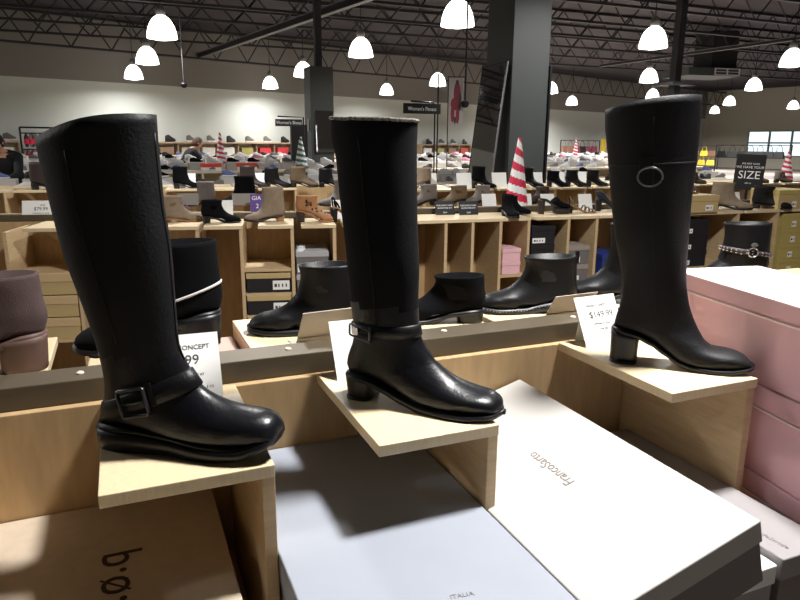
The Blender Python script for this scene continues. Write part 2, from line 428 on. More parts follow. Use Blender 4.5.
# generic shoes ------------------------------------------------------------
def ankle_profile(hh=.055, L=.25, top=.19, point=0, slouch=0):
    return dict(f1=[(L, .016), (L-.004, .030), (L-.025, .044), (L-.055, .052), (L-.085, .066), (L-.108, .088)],
      f2=[(L-.108, .088), (L-.118, .088+(top-.088)*.35), (L-.121, .088+(top-.088)*.7), (L-.116, top)],
      b1=[(L, .016), (L-.01, .011), (L-.05, .008), (L-.10, .010), (.62*L-.02, .018+hh*.2), (.35*L, .3*hh+.5*hh), (.12*L, hh), (0, hh+.002)],
      b2=[(0, hh+.002), (-.008, hh+.03), (-.004, .5*(hh+.03+top)), (-.002, top+.004)],
      w2=[(0, .033), (.4, .036), (1, .043)], depth=.06)
def ankle_boot(loc, yaw, label, mu, hh=.055, top=.19, ms=None, mh=None, sc=1, n=(14, 12, 20), extras='', name='ankle_boot', cat='ankle boot', group=None, flat=False, heelw=.026, heell=.05):
    t = thing(name, loc, R(yaw), label, cat, group); t.scale = (sc,)*3
    pr = ankle_profile(hh if not flat else .024, top=top)
    bm, G = upper_bm(pr, *n); obj('upper', bm, mu, t, True)
    ms = ms or RUB; mh = mh or STACK
    if flat:
        obj('sole', sole_bm([(-.006, 0, .028), (.06, 0, .028), (.085, .006, .024), (.13, 0, .014), (.2, .0, .012), (.255, .008, .019)], footw(.261, -.006, 1.08), pad=.003), ms, t, True)
    else:
        obj('sole', sole_bm([(-.003, hh-.004, hh+.004), (.03, hh-.006, hh+.003), (.085, hh*.62-.002, hh*.62+.010), (.125, hh*.22, hh*.22+.010), (.155, 0, .011), (.2, 0, .011), (.235, .004, .014), (.254, .010, .018)], footw(.257, -.003, 1.02), pad=.002), ms, t, True)
        obj('heel', heel_bm(-.002, heell, heelw, 0, hh, hh-.006), mh, t, True)
    if 'piping' in extras:
        obj('piping', band_bm(G, .115, -.32, .005, .0025, 8), RUBW, t, True)
    if 'strap' in extras:
        obj('strap', band_bm(G, .10, .25, .016, .003, 8), DBROWN, t, True)
    if 'studs' in extras:
        bm = B()
        wt = footw(.261, -.006, 1.08)
        for i in range(30):
            s = .02+i*.0078
            for sg in (-1, 1):
                bmesh.ops.create_icosphere(bm, subdivisions=1, radius=.0017, matrix=Matrix.Translation((s, sg*(interp(wt, s)+.0032), interp([(0, .024), (.085, .021), (.13, .011), (.2, .009), (.255, .015)], s))))
        obj('welt_studs', bm, SILV, t)
    if 'chain' in extras:
        bm = B()
        for j in range(0, 26):
            a = 2*PI*j/26
            pass
        st = obj('strap', band_bm(G, .108, .12, .016, .003, 8), DBROWN, t, True)
        bm = B()
        for k in range(len(G[0])):
            p0 = None
            for i in range(8, len(G)-1):
                p, q = G[i][k], G[i+1][k]
                if (p.z-.108-.12*p.x) <= 0 < (q.z-.108-.12*q.x): p0 = p.lerp(q, .5); break
            if p0:
                for dz in (-.004, .004):
                    bmesh.ops.create_icosphere(bm, subdivisions=1, radius=.0034, matrix=Matrix.Translation(p0+Vector(((p0.x-.05)*.08, math.copysign(.004, p0.y), dz))))
        obj('strap_studs', bm, SILV, st)
        Mr = on_surf(G, .055, .112, 1); bm = B()
        tube(bm, [Mr @ Vector((.014*math.cos(2*PI*k/20), .014*math.sin(2*PI*k/20)-.004, .006)) for k in range(20)], .0028, 6, True)
        obj('harness_ring', bm, SILV, st, True)
        bm = B()
        for k in range(4):
            bx(bm, -.004, .004, -.008, .008, .004, .010, .002, Mr @ Matrix.Translation((0, -.022-.0*k, 0)) @ Matrix.Rotation(k*.6-.9, 4, 'Z') @ Matrix.Translation((0, -.004, 0)))
        obj('harness_fob', bm, SILV, st)
    if 'tab' in extras:
        p = G[-1][len(G[0])//2]; bm = B(); bx(bm, p.x-.004, p.x+.001, -.010, .010, p.z-.02, p.z+.012, .001); obj('pull_tab', bm, mu, t)
    if 'cage' in extras:
        bm = B()
        for s_, z_ in ((.05, .14), (.075, .125), (.10, .11), (.06, .105), (.125, .088), (.15, .07), (.10, .082), (.175, .058), (.13, .062)):
            for sg in (-1, 1):
                M = on_surf(G, s_, z_, sg, R(45)); bx(bm, -.006, .006, -.006, .006, .0, .0012, 0, M)
        obj('cutouts', bm, LIN, t)
    return t
def slice_shoe(loc, yaw, label, mu, hh=.08, kind='pump', sc=1, mh=None, name='heeled_shoe', cat='shoe', group=None, plat=0):
    t = thing(name, loc, R(yaw), label, cat, group); t.scale = (sc,)*3
    P = plat
    L = .24
    fb = [(-.002, hh+.0, hh+.008), (.04, hh-.006, hh+.004), (.085, hh*.6+P*.4, hh*.6+.010+P*.4), (.125, hh*.2+P*.8, hh*.2+.01+P*.8), (.155, P, .010+P), (.2, P, .010+P), (.242, P+.008, .016+P)]
    obj('footbed', sole_bm(fb, footw(.244, -.002, .95)), RUB if kind != 'sandal' else TAN, t, True)
    if plat:
        obj('platform', sole_bm([(.12, 0.004, .012+P*.9), (.15, 0, P+.002), (.2, 0, P+.002), (.24, .006, P+.009)], [(.12, .02), (.125, .036), (.16, .040), (.2, .036), (.225, .026), (.24, .0)]), mh or TAN, t, True)
    obj('heel', heel_bm(0, .042 if kind != 'stiletto' else .02, .022 if kind != 'stiletto' else .01, 0, hh+.002, hh-.006, .004), mh or RUB, t, True)
    z0 = P
    if kind == 'mule':
        pr = dict(f1=[(L, z0+.014), (L-.004, z0+.028), (L-.03, z0+.04), (L-.06, z0+.05)], f2=[(L-.06, z0+.05), (L-.085, z0+.065), (L-.1, z0+.085)],
                  b1=[(L, z0+.014), (L-.02, z0+.008), (L-.07, z0+.008), (L-.10, z0+.01)], b2=[(L-.10, z0+.01), (L-.125, z0+.02), (L-.15, z0+.045)],
                  w2=[(0, .037), (1, .034)], w1=[(0, 0), (.1, .02), (.3, .035), (1, .038)], depth=.01)
        bm, G = upper_bm(pr, 10, 8, 18); obj('vamp', bm, mu, t, True)
    elif kind == 'pump':
        pr = dict(f1=[(L, z0+.014), (L-.004, z0+.028), (L-.03, z0+.04), (L-.055, z0+.046)], f2=[(L-.055, z0+.046), (.12, z0+.05+hh*.2), (.06, hh+.04), (.02, hh+.058)],
                  b1=[(L, z0+.014), (L-.02, z0+.008), (L-.07, z0+.008), (L-.10, z0+.012)], b2=[(L-.10, z0+.01), (.08, hh*.6), (.02, hh), (-.006, hh+.05)],
                  w2=[(0, .036), (.5, .03), (1, .024)], w1=[(0, 0), (.1, .02), (.3, .035), (1, .037)], depth=.01)
        bm, G = upper_bm(pr, 10, 12, 18); obj('upper', bm, mu, t, True)
    else:
        for (s, w, zb, zt, dx) in ((.2, .036, .008, .034, 0), (.165, .039, .008, .05, .006), (.13, .036, .02, .064, .01), (.05, .028, hh, hh+.045, -.02), (.03, .026, hh, hh+.07, -.015)):
            bm = B(); pts = []
            for k in range(11):
                a = PI*k/10
                pts.append((s+dx*math.sin(a), -w*math.cos(a), z0+zb+(zt-zb)*math.sin(a)))
            G3 = []
            for p in pts:
                G3.append([Vector((p[0]-.006, p[1], p[2])), Vector((p[0]+.006, p[1], p[2])), Vector((p[0]+.006, p[1]*.94, p[2]-.0025)), Vector((p[0]-.006, p[1]*.94, p[2]-.0025))])
            grid(bm, G3); obj('strap', bm, mu, t, True)
        if kind == 'cage':
            pass
    return t
def card(loc, rz, w, h, label, m=PAPER, lean=R(28), lines=(), name='price_sign', cat='sign', holder=False, group=None, ink=INK, th=.0012):
    """a card on a fold-out foot, its face towards -y and its top leaning away"""
    t = thing(name, loc, rz, label, cat, group)
    M = Matrix.Rotation(-lean, 4, 'X')
    bm = B(); bx(bm, -w/2, w/2, 0, th, 0, h, 0, M); obj('card', bm, m, t)
    bm = B()
    d = h*.72*math.sin(lean); zz = h*.72*math.cos(lean)
    bx(bm, -w*.4, w*.4, 0, .001, 0, zz+.0005, 0, Matrix.Translation((0, d+th+.012, 0)) @ Matrix.Rotation(.012/max(zz, .01), 4, 'X'))
    obj('easel_back', bm, m, t)
    for (s, sz, x, z) in lines:
        Mt = M @ Matrix.Translation((x, -.0004, z)) @ Matrix.Rotation(PI/2, 4, 'X')
        text('lettering', s, sz, ink, t, Mt)
    return t

# ------------------------------------------------------------------- boxes
def shoe_box(name, loc, rz, w, d, h, mb, ml, label, lid=.035, rx=0, ry=0, cat='shoe box', group=None, tagm=None, tagx=0, tagw=.06, tagh=.03, gap=.0015, tagside='front'):
    """origin: centre of the bottom; d along local y"""
    t = thing(name, loc, rz, label, cat, group, rx, ry)
    bm = B(); bx(bm, -w/2+gap*2, w/2-gap*2, -d/2+gap*2, d/2-gap*2, 0, h-.003, .0015); obj('box_body', bm, mb, t)
    bm = B(); bx(bm, -w/2, w/2, -d/2, d/2, h-lid, h, .003, seg=3); obj('lid', bm, ml, t)
    if tagm:
        bm = B(); bx(bm, tagx-tagw/2, tagx+tagw/2, -d/2+gap*2-.0012, -d/2+gap*2+.001, .012, .012+tagh); o = obj('size_label', bm, tagm, t)
        for k in range(4):
            bm = B(); bx(bm, tagx-tagw*.40+k*tagw*.22, tagx-tagw*.32+k*tagw*.22+(.006 if k == 0 else 0), -d/2+gap*2-.0018, -d/2+gap*2-.0010, .012+tagh*.3, .012+tagh*.65); obj('barcode', bm, INK, o)
    return t

# ------------------------------------------------------ foreground fixture
fx = thing('display_fixture', (0, 0, 0), 0, 'light birch shoe display fixture with stepped shelves in the foreground, under the three tall boots', 'display shelf')
TH = .018
FY0, FY1 = .812, 1.14
for x1 in (-.238, .161, .509, 1.063): box('divider', fx, WOOD, x1-TH, x1, FY0+.002, FY1, .15, 1.0615)
for (x0, x1) in ((-.056, .161), (.311, .509), (.857, 1.065)):
    box('display_shelf', fx, WOODE, x0, x1, FY0, FY1+.0, 1.062, Z)
box('back_panel', fx, WOODB, -2.2, 4.6, FY1+.0005, FY1+.018, .15, 1.076)
box('back_panel', fx, WOODB, -2.2, 4.6, 1.236, 1.252, .15, 1.076)
for x0, x1, z in ((-.237, .142, .753), (.163, .490, .75), (.511, 1.044, .745), (1.065, 1.62, .60)):
    box('shelf_board', fx, WOOD, x0, x1, FY0-.12, FY1, z-.016, z-.0005)
box('base_plinth', fx, WOODB, -2.2, 4.6, .83, 1.56, 0, .149)
rl = box('rail', fx, RAIL, -2.2, 4.6, 1.158, 1.232, 1.077, 1.116, .002)
for px, py in ((80, 373), (288, 349), (444, 331), (573, 317)):
    p = onz(px, py, 1.1165); bm = B(); lathe(bm, [(.0065, 0), (.0065, .002), (.005, .0035)], 16, (p.x, min(max(p.y, 1.18), 1.212), 1.1155)); obj('screw_cap', bm, CAPM, rl, True)
box('rail_side', rl, RAIL, -2.2, 4.6, 1.1585, 1.164, 1.070, 1.078, .0005)
RY0, RY1 = 1.254, 1.585
for (x0, x1) in ((-.45, -.155), (-.085, .125), (.225, .45), (.585, .79), (.815, 1.045), (1.10, 1.32), (1.47, 1.71), (1.95, 2.2), (2.45, 2.7)):
    box('display_shelf', fx, WOODE, x0, x1, RY0, RY1, 1.062, Z)
    box('divider', fx, WOOD, x0, x0+TH, RY0, RY1-.002, .15, 1.0615)
# ledge box standing on the right of the rail behind

# boxes in the fixture
kb = shoe_box('boot_box', (-.0635, .842, .753), 0, .343, .59, .142, KRAFT, KRAFT, 'brown kraft boot box with dark rounded lettering, under the left tall boot', .045)
text('lettering', 'b\u00b7\u00f8\u00b7c', .082, KRAFTI, kb, Matrix.Translation((.018, .142, .1423)) @ Matrix.Rotation(-PI/2, 4, 'Z'), 'LEFT', xs=1.0)
gb = shoe_box('boot_box', (.3245, .842, .75), 0, .325, .59, .194, GREYBOX, GREYBOX, 'pale bluish grey boot box under the middle tall boot', .05)
text('lettering', 'ITALIA', .011, SILTXT, gb, Matrix.Translation((.032, -.203, .1943)) @ Matrix.Rotation(-R(8), 4, 'Z'))
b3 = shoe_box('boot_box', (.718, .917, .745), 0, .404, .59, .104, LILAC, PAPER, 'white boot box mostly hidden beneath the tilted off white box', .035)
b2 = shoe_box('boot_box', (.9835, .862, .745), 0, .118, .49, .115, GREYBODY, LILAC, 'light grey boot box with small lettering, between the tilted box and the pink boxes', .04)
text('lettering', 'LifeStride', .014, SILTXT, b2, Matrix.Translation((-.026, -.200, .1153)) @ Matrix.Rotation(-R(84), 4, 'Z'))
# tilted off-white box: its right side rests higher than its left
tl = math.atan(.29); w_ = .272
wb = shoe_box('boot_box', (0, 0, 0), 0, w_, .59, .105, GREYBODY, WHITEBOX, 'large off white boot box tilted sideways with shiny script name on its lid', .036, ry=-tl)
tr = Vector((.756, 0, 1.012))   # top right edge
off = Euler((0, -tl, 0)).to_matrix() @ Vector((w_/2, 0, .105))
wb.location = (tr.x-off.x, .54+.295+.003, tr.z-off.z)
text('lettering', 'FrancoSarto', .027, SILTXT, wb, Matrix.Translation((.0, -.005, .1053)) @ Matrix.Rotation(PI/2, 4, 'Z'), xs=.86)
# pink stack
pk = []
a10 = R(-10)
for i, (zb, hh, lab) in enumerate(((1.0565, .170, 'pink boot box, topmost of the pink stack at the right edge'), (.881, .174, 'pink boot box second from the top of the pink stack'), (.706, .174, 'pink boot box third from the top of the pink stack, dim and mostly hidden'), )):
    ux, uy = math.cos(a10), math.sin(a10)      # across
    vx, vy = -math.sin(a10), math.cos(a10)     # away
    bl = Vector((1.146, 1.126, 0))
    c = bl + Vector((ux, uy, 0))*.115 - Vector((vx, vy, 0))*.30
    if i == 2: zb = .706
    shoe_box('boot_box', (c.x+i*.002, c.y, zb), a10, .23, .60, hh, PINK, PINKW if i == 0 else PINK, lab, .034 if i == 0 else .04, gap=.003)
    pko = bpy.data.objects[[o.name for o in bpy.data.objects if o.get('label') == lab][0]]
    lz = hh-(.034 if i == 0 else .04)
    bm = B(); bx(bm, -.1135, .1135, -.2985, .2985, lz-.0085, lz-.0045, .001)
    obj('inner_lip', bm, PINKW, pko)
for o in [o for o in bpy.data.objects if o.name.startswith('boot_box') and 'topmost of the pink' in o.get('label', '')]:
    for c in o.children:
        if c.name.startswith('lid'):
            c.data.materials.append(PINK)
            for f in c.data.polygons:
                if f.normal.z < .5: f.material_index = 1  # sides stay pink; the paler top has the overhead light in its colour
    text('lettering', 'baretraps', .020, SILTXT, o, Matrix.Translation((-.055, -.08, .1703)) @ Matrix.Rotation(-PI/2, 4, 'Z'))
box('shelf_board', fx, WOOD, 1.065, 1.62, FY0-.2, FY1, .689, .7055)

# price cards in front
card((.088, 1.096, Z), R(-2), .092, .112, 'white price card standing behind the left tall boot', lines=(('CONCEPT', .0115, .004, .088), ('$99', .024, -.006, .066), ('COMPARE AT', .006, 0, .04), ('3 1/2', .006, .026, .018)))
card((.383, 1.086, Z), 0, .095, .112, 'blank looking white price card standing behind the middle tall boot')
card((.942, 1.084, Z), R(3), .112, .112, 'white price card reading $149.99 beside the heel of the right tall boot', lines=(('FRANCO SARTO', .0078, 0, .090), ('$149.99', .0205, .006, .069), ('COMPARE AT $169', .0058, 0, .049), ('OUR PRICE', .0058, .006, .037), ('4 - 10', .005, .012, .026)))
# sign holders on the back half, seen from behind
SIGNB = mat('translucent_beige_plastic', (186, 178, 166), .35, spec=.5)
def holder(x, y, w, h, rz, label, lean=R(32)):
    t = thing('sign_holder', (x, y, Z), rz, label, 'sign')
    M = Matrix.Rotation(lean, 4, 'X')
    bm = B(); bx(bm, -w/2, w/2, 0, .0015, 0, h, 0, M); obj('plate', bm, SIGNB, t)
    bm = B(); bx(bm, -w/2, w/2, .0, .0015, 0, .022, 0, Matrix.Translation((0, -.012, 0)) @ Matrix.Rotation(lean*.4, 4, 'X')); obj('lip', bm, SIGNB, t)
    bm = B(); bx(bm, -w/2, w/2, -.012, .05, 0, .0015); obj('foot', bm, SIGNB, t)
    return t
holder(.382, 1.325, .135, .10, R(6), 'pale plastic sign holder seen from behind, just left of the middle tall boot')
holder(.985, 1.30, .13, .085, R(4), 'pale plastic sign holder seen from behind, in front of the studded black ankle boot')
holder(.095, 1.30, .05, .07, 0, 'small grey sign holder behind the rail beside the left tall boot')

# boots on the back half of the fixture
ankle_boot((-.185+.03, 1.375, Z), 178, 'brown suede ankle boot cut by the left edge of the photo, behind the rail', BROWNS, hh=.06, top=.160, mh=BROWNH, ms=BROWNH, sc=1.12, n=(20, 18, 26), heelw=.034, heell=.07)
ankle_boot((.175, 1.42, Z), 176, 'bulky black suede ankle boot with thin white piping, behind the left tall boot', SUEDE, hh=.06, top=.19, mh=RUB, sc=1.15, n=(20, 18, 26), extras='piping', heelw=.036, heell=.08)
ankle_boot((.478, 1.39, Z), 162, 'black leather ankle boot with flat rubber sole between the left and middle tall boots', LEATHD, top=.158, flat=True, sc=.98, n=(22, 20, 28), extras='tab')
ankle_boot((.79, 1.36, Z), 160, 'small black ankle boot with open split collar just right of the middle tall boot', SUEDE, hh=.032, top=.125, mh=RUB, sc=.90, n=(20, 18, 26), heelw=.03, heell=.07)
ankle_boot((1.062, 1.365, Z), 160, 'black ankle boot with studded welt, between the middle and right tall boots', LEATHD, top=.142, flat=True, sc=1.0, n=(22, 20, 28), extras='studs tab')
ankle_boot((1.335, 1.345, Z), 146, 'black ankle boot half hidden behind the right tall boot', LEATHD, hh=.03, top=.20, sc=1.08, n=(20, 18, 26))
ankle_boot((1.775, 1.38, Z), 148, 'black harness boot with a silver studded chain strap behind the pink boxes', LEATHD, hh=.04, top=.20, sc=.98, n=(22, 20, 30), extras='chain')
shoe_box('shoe_box', (.161, 1.42, .945), 0, .118, .30, .10, KRAFT, mat('salmon_card', (206, 160, 146), .6), 'salmon topped shoe box in a slot behind the rail', .03)
box('shelf_board', fx, WOOD, .10, .223, 1.254, 1.58, .927, .9445)

# --------------------------------------------------- second row of fixtures
class Frame:
    def __init__(s, p, ang): s.o = Vector((p[0], p[1], 0)); s.a = ang
    def w(s, u, v, z=0): return s.o + Vector((u*math.cos(s.a)-v*math.sin(s.a), u*math.sin(s.a)+v*math.cos(s.a), z))
def row_fixture(fr, label, length, tongues, dividers, shelves=(), rear=True, u0=0, depth=.33, name='display_fixture', top=Z, floor_z=.15, rail=True, cont=False):
    t = thing(name, fr.o, fr.a, label, 'display shelf')
    for a, b in tongues:
        bm = B(); bx(bm, a, b, 0, depth, top-TH, top, .001); obj('display_shelf', bm, WOODE, t)
    for a in dividers:
        bm = B(); bx(bm, a-TH, a, .004, depth, floor_z+.001, top-TH-.0005, .001); obj('divider', bm, WOOD, t)
    for a, b, z in shelves:
        bm = B(); bx(bm, a, b, .01, depth-.001, z-TH, z-.0005, .001); obj('shelf_board', bm, WOOD, t)
    bm = B(); bx(bm, u0, u0+length, depth+.0005, depth+.016, floor_z, top-.004, .001); obj('back_panel', bm, WOODB, t)
    bm = B(); bx(bm, u0, u0+length, 0.02, depth*2+.08, 0, floor_z, .001); obj('base_plinth', bm, WOODB, t)
    if rail:
        bm = B(); bx(bm, u0, u0+length, depth+.018, depth+.085, top-.01, top+.032, .002); obj('rail', bm, RAIL, t)
    if rear:
        bm = B(); bx(bm, u0, u0+length, depth+.086, depth+.10, floor_z, top-.004, .001); obj('back_panel', bm, WOODB, t)
        k = 0; u = u0
        while u < u0+length-.2:
            bm = B(); bx(bm, u, u+.2, depth+.101, depth*2+.1, top-TH, top, .001); obj('display_shelf', bm, WOODE, t)
            bm = B(); bx(bm, u, u+TH, depth+.101, depth*2+.09, floor_z+.001, top-TH-.0005, .001); obj('divider', bm, WOOD, t)
            u += .26
    return t
FL = Frame((-.47, 3.735), R(-13.7)); FRR = Frame((1.51, 3.385), R(-5.2)); FF = Frame((3.10, 3.235), R(-3))
def U(fr, px, py=222, z=Z):
    # distance along a fixture front at a given column of view
    d = ray(px, py); n = Vector((-math.sin(fr.a), math.cos(fr.a), 0)); k = fr.o.dot(n)/d.dot(n)
    return (d*k-fr.o).dot(Vector((math.cos(fr.a), math.sin(fr.a), 0)))
def us(fr, *xs): return [U(fr, x) for x in xs]
a = us(FL, 21, 120, 162, 198, 203, 242, 257.5, 293.5, 301, 336, 343, 385)
row_fixture(FL, 'birch shoe display fixture in the second row, left of the middle tall boot', a[11]+1.2, [(-1.2, -.75), (-.6, -.3), (a[0], U(FL, 80)), (U(FL, 90), a[1]), (a[2], a[3]), (a[4], a[5]), (a[6], a[7]), (a[8], a[9]), (a[10], a[11])],
            [-.45, U(FL, 4), U(FL, 74), a[1], a[3], a[5], a[7], a[9], a[11]], [(a[5], a[7]-TH, .85), (a[7], a[9]-TH, .15+TH*2), (U(FL, 4), U(FL, 74)-TH, .50)], u0=-1.2)
b = us(FRR, 416, 448, 475, 503, 531, 540, 571, 599, 645)
row_fixture(FRR, 'birch shoe display fixture in the second row, between the middle and right tall boots', b[8]+.02, [(0, b[1]), (b[1]+.0, b[2]), (b[2], b[3]), (b[3], b[4]), (b[5]-.02, b[6]), (b[6]+.003, b[7]), (b[7]+.003, b[8])],
            [.02, b[1], b[2], b[3], b[4], b[6], b[7], b[8]], [(b[3], b[4]-TH, .74), (b[4], b[6]-TH, .68), (b[6], b[7]-TH, .66), (b[7], b[8]-TH, .66)], u0=-.01)
c = us(FF, 690, 742, 745, 779, 830)
row_fixture(FF, 'birch shoe display fixture in the second row, right of the right tall boot', c[4]+.02, [(0, c[1]), (c[2], c[3]), (c[3]+.01, c[4])],
            [c[0]-.16, c[1]-.02, c[3], c[4]], [(0.02, c[0]-.18, .7), (c[0]-.15, c[1]-.04, .72), (c[1], c[3]-TH, .72), (c[3]+.01, c[4]-TH, .30)], u0=-.02)

def fbox(fr, u, v, z, w, d, h, mb, ml, label, name='shoe_box', group=None, tagm=PAPER, tagx=0, tagw=.06, tagh=.03, lid=.03):
    p = fr.w(u, v+d/2, z); return shoe_box(name, p, fr.a, w, d, h, mb, ml, label, lid, tagm=tagm, tagx=tagx, tagw=tagw, tagh=tagh, group=group)
# drawers-like kraft lidded boxes (lidded stacks)
for i in range(3):
    fbox(FL, (U(FL, 4)+U(FL, 74)-TH)/2, .012, .5005+i*.118, U(FL, 74)-U(FL, 4)-TH-.012, .30, .112, KBOX, mat('light_kraft_card', (198, 172, 130), .7), 'kraft shoe box in the stack at the left, %s' % ('bottom one', 'middle one', 'top one')[i], tagm=None, lid=.045)
um = (a[5]+a[7]-TH)/2; wI = a[7]-TH-a[5]-.012
for i in range(3):
    fbox(FL, um, .012, .850-.122*(i)-.13, wI, .30, .104, BLKBOX, KBOX, 'kraft lidded black box under the taupe open toe bootie, %s' % ('topmost', 'middle', 'lowest')[i], tagx=wI*.28, tagw=wI*.38, tagh=.05, lid=.03)
for i in range(2):
    bm = B(); bx(bm, a[5]+.002, a[7]-TH-.002, .014, .32, .850-.122*(i+1)-.026, .850-.122*(i+1)-.0115, .0005)
    me = obj('shelf_board', bm, WOOD, None); me.parent = bpy.data.objects['display_fixture.001']
um = (a[7]+a[9]-TH)/2; wI = (a[9]-TH-a[7])*.86
for i in range(6):
    fbox(FL, um-.008, .02, .1861+i*.125, wI, .30, .124, DGREYB, mat('silver_grey_card', (170, 170, 172), .6), 'grey shoe box with white label in the second row, %s' % ('lowest', 'second from bottom', 'third from bottom', 'third from top', 'second from top', 'topmost')[i], tagx=-wI*.2, tagw=wI*.5, tagh=.045)
um = (b[3]+b[4]-TH)/2; wI = b[4]-TH-b[3]-.012
for i in range(2):
    fbox(FRR, um-.01, .012, .7405+i*.078, wI-.03, .30, .077, PINK, PINK, 'pink shoe box in a second row slot, %s' % ('lower', 'upper')[i], tagm=None, lid=.025)
um = (b[4]+b[6]-TH)/2; wI = b[6]-TH-b[4]-.012
for i in range(3):
    fbox(FRR, um-.03, .012, .6805+i*.115, wI-.08, .30, .114, BLKBOX, BLKBOX, 'black shoe box with white label beneath the black clog, %s of the stack' % ('bottom', 'middle', 'top')[i], tagx=-.03, tagw=.085, tagh=.03)
um = (b[6]+b[7]-TH)/2; wI = b[7]-TH-b[6]-.012
for i in range(2):
    fbox(FRR, um-.01, .012, .6605+i*.118, wI-.02, .30, .117, DGREYB, mat('taupe_card', (150, 140, 130), .7), 'taupe grey shoe box with white label beneath the strappy sandal, %s one' % ('lower', 'upper')[i], tagx=-.03, tagw=.08, tagh=.035)
fbox(FRR, (b[7]+b[8])/2-.03, .02, .6605, .16, .30, .17, BLUEB, BLUEB, 'blue shoe box in the slot left of the right tall boot', tagm=None)
um = (0.02+c[0]-.18)/2
for i in range(3):
    fbox(FF, .36+.0, .012, .7205-.0+i*.105, .22, .30, .104, BLKBOX, BLKBOX, 'black shoe box with red script in the stack right of the right tall boot, %s' % ('bottom', 'middle', 'top')[i], tagx=-.06, tagw=.07, tagh=.03)
fbox(FF, .36, -.02, Z+.0005-.0, .27, .22, .11, KBOX, KBOX, 'tan shoe box on top of the fixture right of the right tall boot', tagx=.06, tagw=.06, tagh=.035, lid=.04)
um = (c[1]+c[3]-TH)/2
for i in range(2):
    fbox(FF, um, .012, .7205+i*.125, c[3]-TH-c[1]-.02, .30, .124, KBOX if i == 0 else YELB, YELB, 'yellow lidded shoe box in the slot beside the harness boot, %s' % ('lower', 'upper')[i], tagx=-.08, tagw=.03, tagh=.04)
YX = c[3]+.18
for i in range(7):
    fbox(FF, YX+(i % 2)*.006, .012, .3005+i*.107, .26, .30, .106, YELB, YELB, 'yellow shoe box in the tall stack at the right edge, %s' % ('lowest', 'second lowest', 'third lowest', 'middle', 'third from top', 'second from top', 'highest')[i], tagx=-.02, tagw=.04, tagh=.04)
fbox(FF, c[3]+.12, .0, Z+.0005, .30, .24, .13, KBOX, YELB, 'tan shoe box with yellow lid on top of the fixture at the right edge', tagx=0, tagw=.04, tagh=.04, lid=.03)

# shoes on the second row ---------------------------------------------------
LO = (12, 10, 16)
def at(px, py, z=Z, dy=0):
    p = onz(px, py, z); return (p.x, p.y+dy, z)
ta = ankle_boot(at(160, 222), -8, 'taupe ankle boot with purple laces on the second row, right of the left tall boot', TAUPE, hh=.02, top=.15, ms=TAN, mh=TAN, n=LO, sc=.92)
bm = B()
for k in range(5): tube(bm, [(.118+k*.012, -.02, .128-k*.013), (.124+k*.012, .02, .130-k*.013)], .003, 5)
obj('laces', bm, mat('purple_lace', (110, 60, 130), .8), ta)
ankle_boot(at(203, 223), -12, 'black block heel ankle boot on the second row beside the taupe boot with purple laces', SUEDE, hh=.045, top=.15, n=LO, sc=.80)
tp = ankle_boot(at(284, 221), 170, 'taupe open toe bootie with a high shaft on the second row, toe pointing left', TAUPE, hh=.035, top=.215, ms=DBROWN, mh=TAN, n=LO, sc=.86)
cg = ankle_boot(at(297, 222), -14, 'tan caged high heel sandal bootie on the second row, left of the middle tall boot', TAN, hh=.07, top=.165, ms=TAN, mh=DBROWN, n=LO, sc=.86, extras='cage')
bk_ = slice_shoe(at(331, 222), 10, 'black high heel sandal on the second row tight against the middle tall boot', SUEDE, .09, 'sandal', .85)
card((at(22+18, 224)[0]-.02, at(40, 221)[1]+.02, Z), R(-13), .17, .11, 'white price card reading $79.99 on the second row, left of the left tall boot', lines=(('OUR', .012, .02, .085), ('$79.99', .026, .01, .064), ('COMPARE AT $110', .010, .01, .04)), lean=R(15))
PURC = card((at(262, 214)[0], at(262, 214)[1]+.14, Z), R(-13), .085, .11, 'purple tag with white letters behind the taupe open toe bootie', PURPLE, R(12), (('GIA', .035, -.005, .085), ('2', .04, .0, .035)), ink=INKW)
for px, w, lab in ((188, .13, 'grey sign card behind the black block heel boot, left one'), (244, .15, 'grey sign card behind the taupe open toe bootie, left of the purple tag')):
    p = at(px, 210); card((p[0], p[1]-.02, Z+.033), R(-13), w, .075, lab, GREYC, R(14))
p = at(222, 220); card((p[0]+.02, p[1]+.02, Z), R(-13), .09, .11, 'white card peeking out behind the black block heel boot', PAPER, R(16))
p = at(338, 220); card((p[0]+.03, p[1]+.05, Z), R(-13), .10, .11, 'white card behind the black high heel sandal', PAPER, R(16))
for px, lab in ((444, 'black sign with two lines of small white text, left of the pair'), (467.5, 'black sign with two lines of small white text, right of the pair')):
    p = at(px, 214.5); card((p[0], p[1]-.02, Z), R(-5), .125, .085, lab, BLKBOX, R(18), (('PURCHASE 2 PAIRS', .0125, 0, .058), ('RECEIVE FREE BAG', .0115, 0, .042), ('DSW', .012, .0, .014)), ink=INKW)
ankle_boot(at(502, 215, Z, -.02), -100, 'black suede bootie seen from the front, left of the red striped cone', SUEDE, hh=.04, top=.16, n=LO, sc=.80)
ankle_boot(at(507, 215, Z, .06), -14, 'black suede bootie in front of the red striped cone', SUEDE, hh=.02, top=.15, n=LO, sc=.74)
slice_shoe(at(538, 214), -8, 'black mule with a tan platform and tall heel on the second row', SUEDE, .10, 'mule', .92, mh=DBROWN, plat=.03)
slice_shoe(at(567, 213), -14, 'brown strappy sandal on the second row beside the black mule', OLIVE, .06, 'sandal', .80)
slice_shoe(at(595, 211), -14, 'navy heeled shoe on the second row next to the right tall boot', NAVY, .09, 'pump', .9)
for px, lab in ((493, 'white card behind the two black suede booties'), (529, 'white card between the striped cone and the black mule'), (552, 'white card behind the black mule'), (590, 'white card between the sandal and the navy heel')):
    p = at(px, 211); card((p[0], p[1]+.04, Z), R(-5), .10, .11, lab, PAPER, R(16))
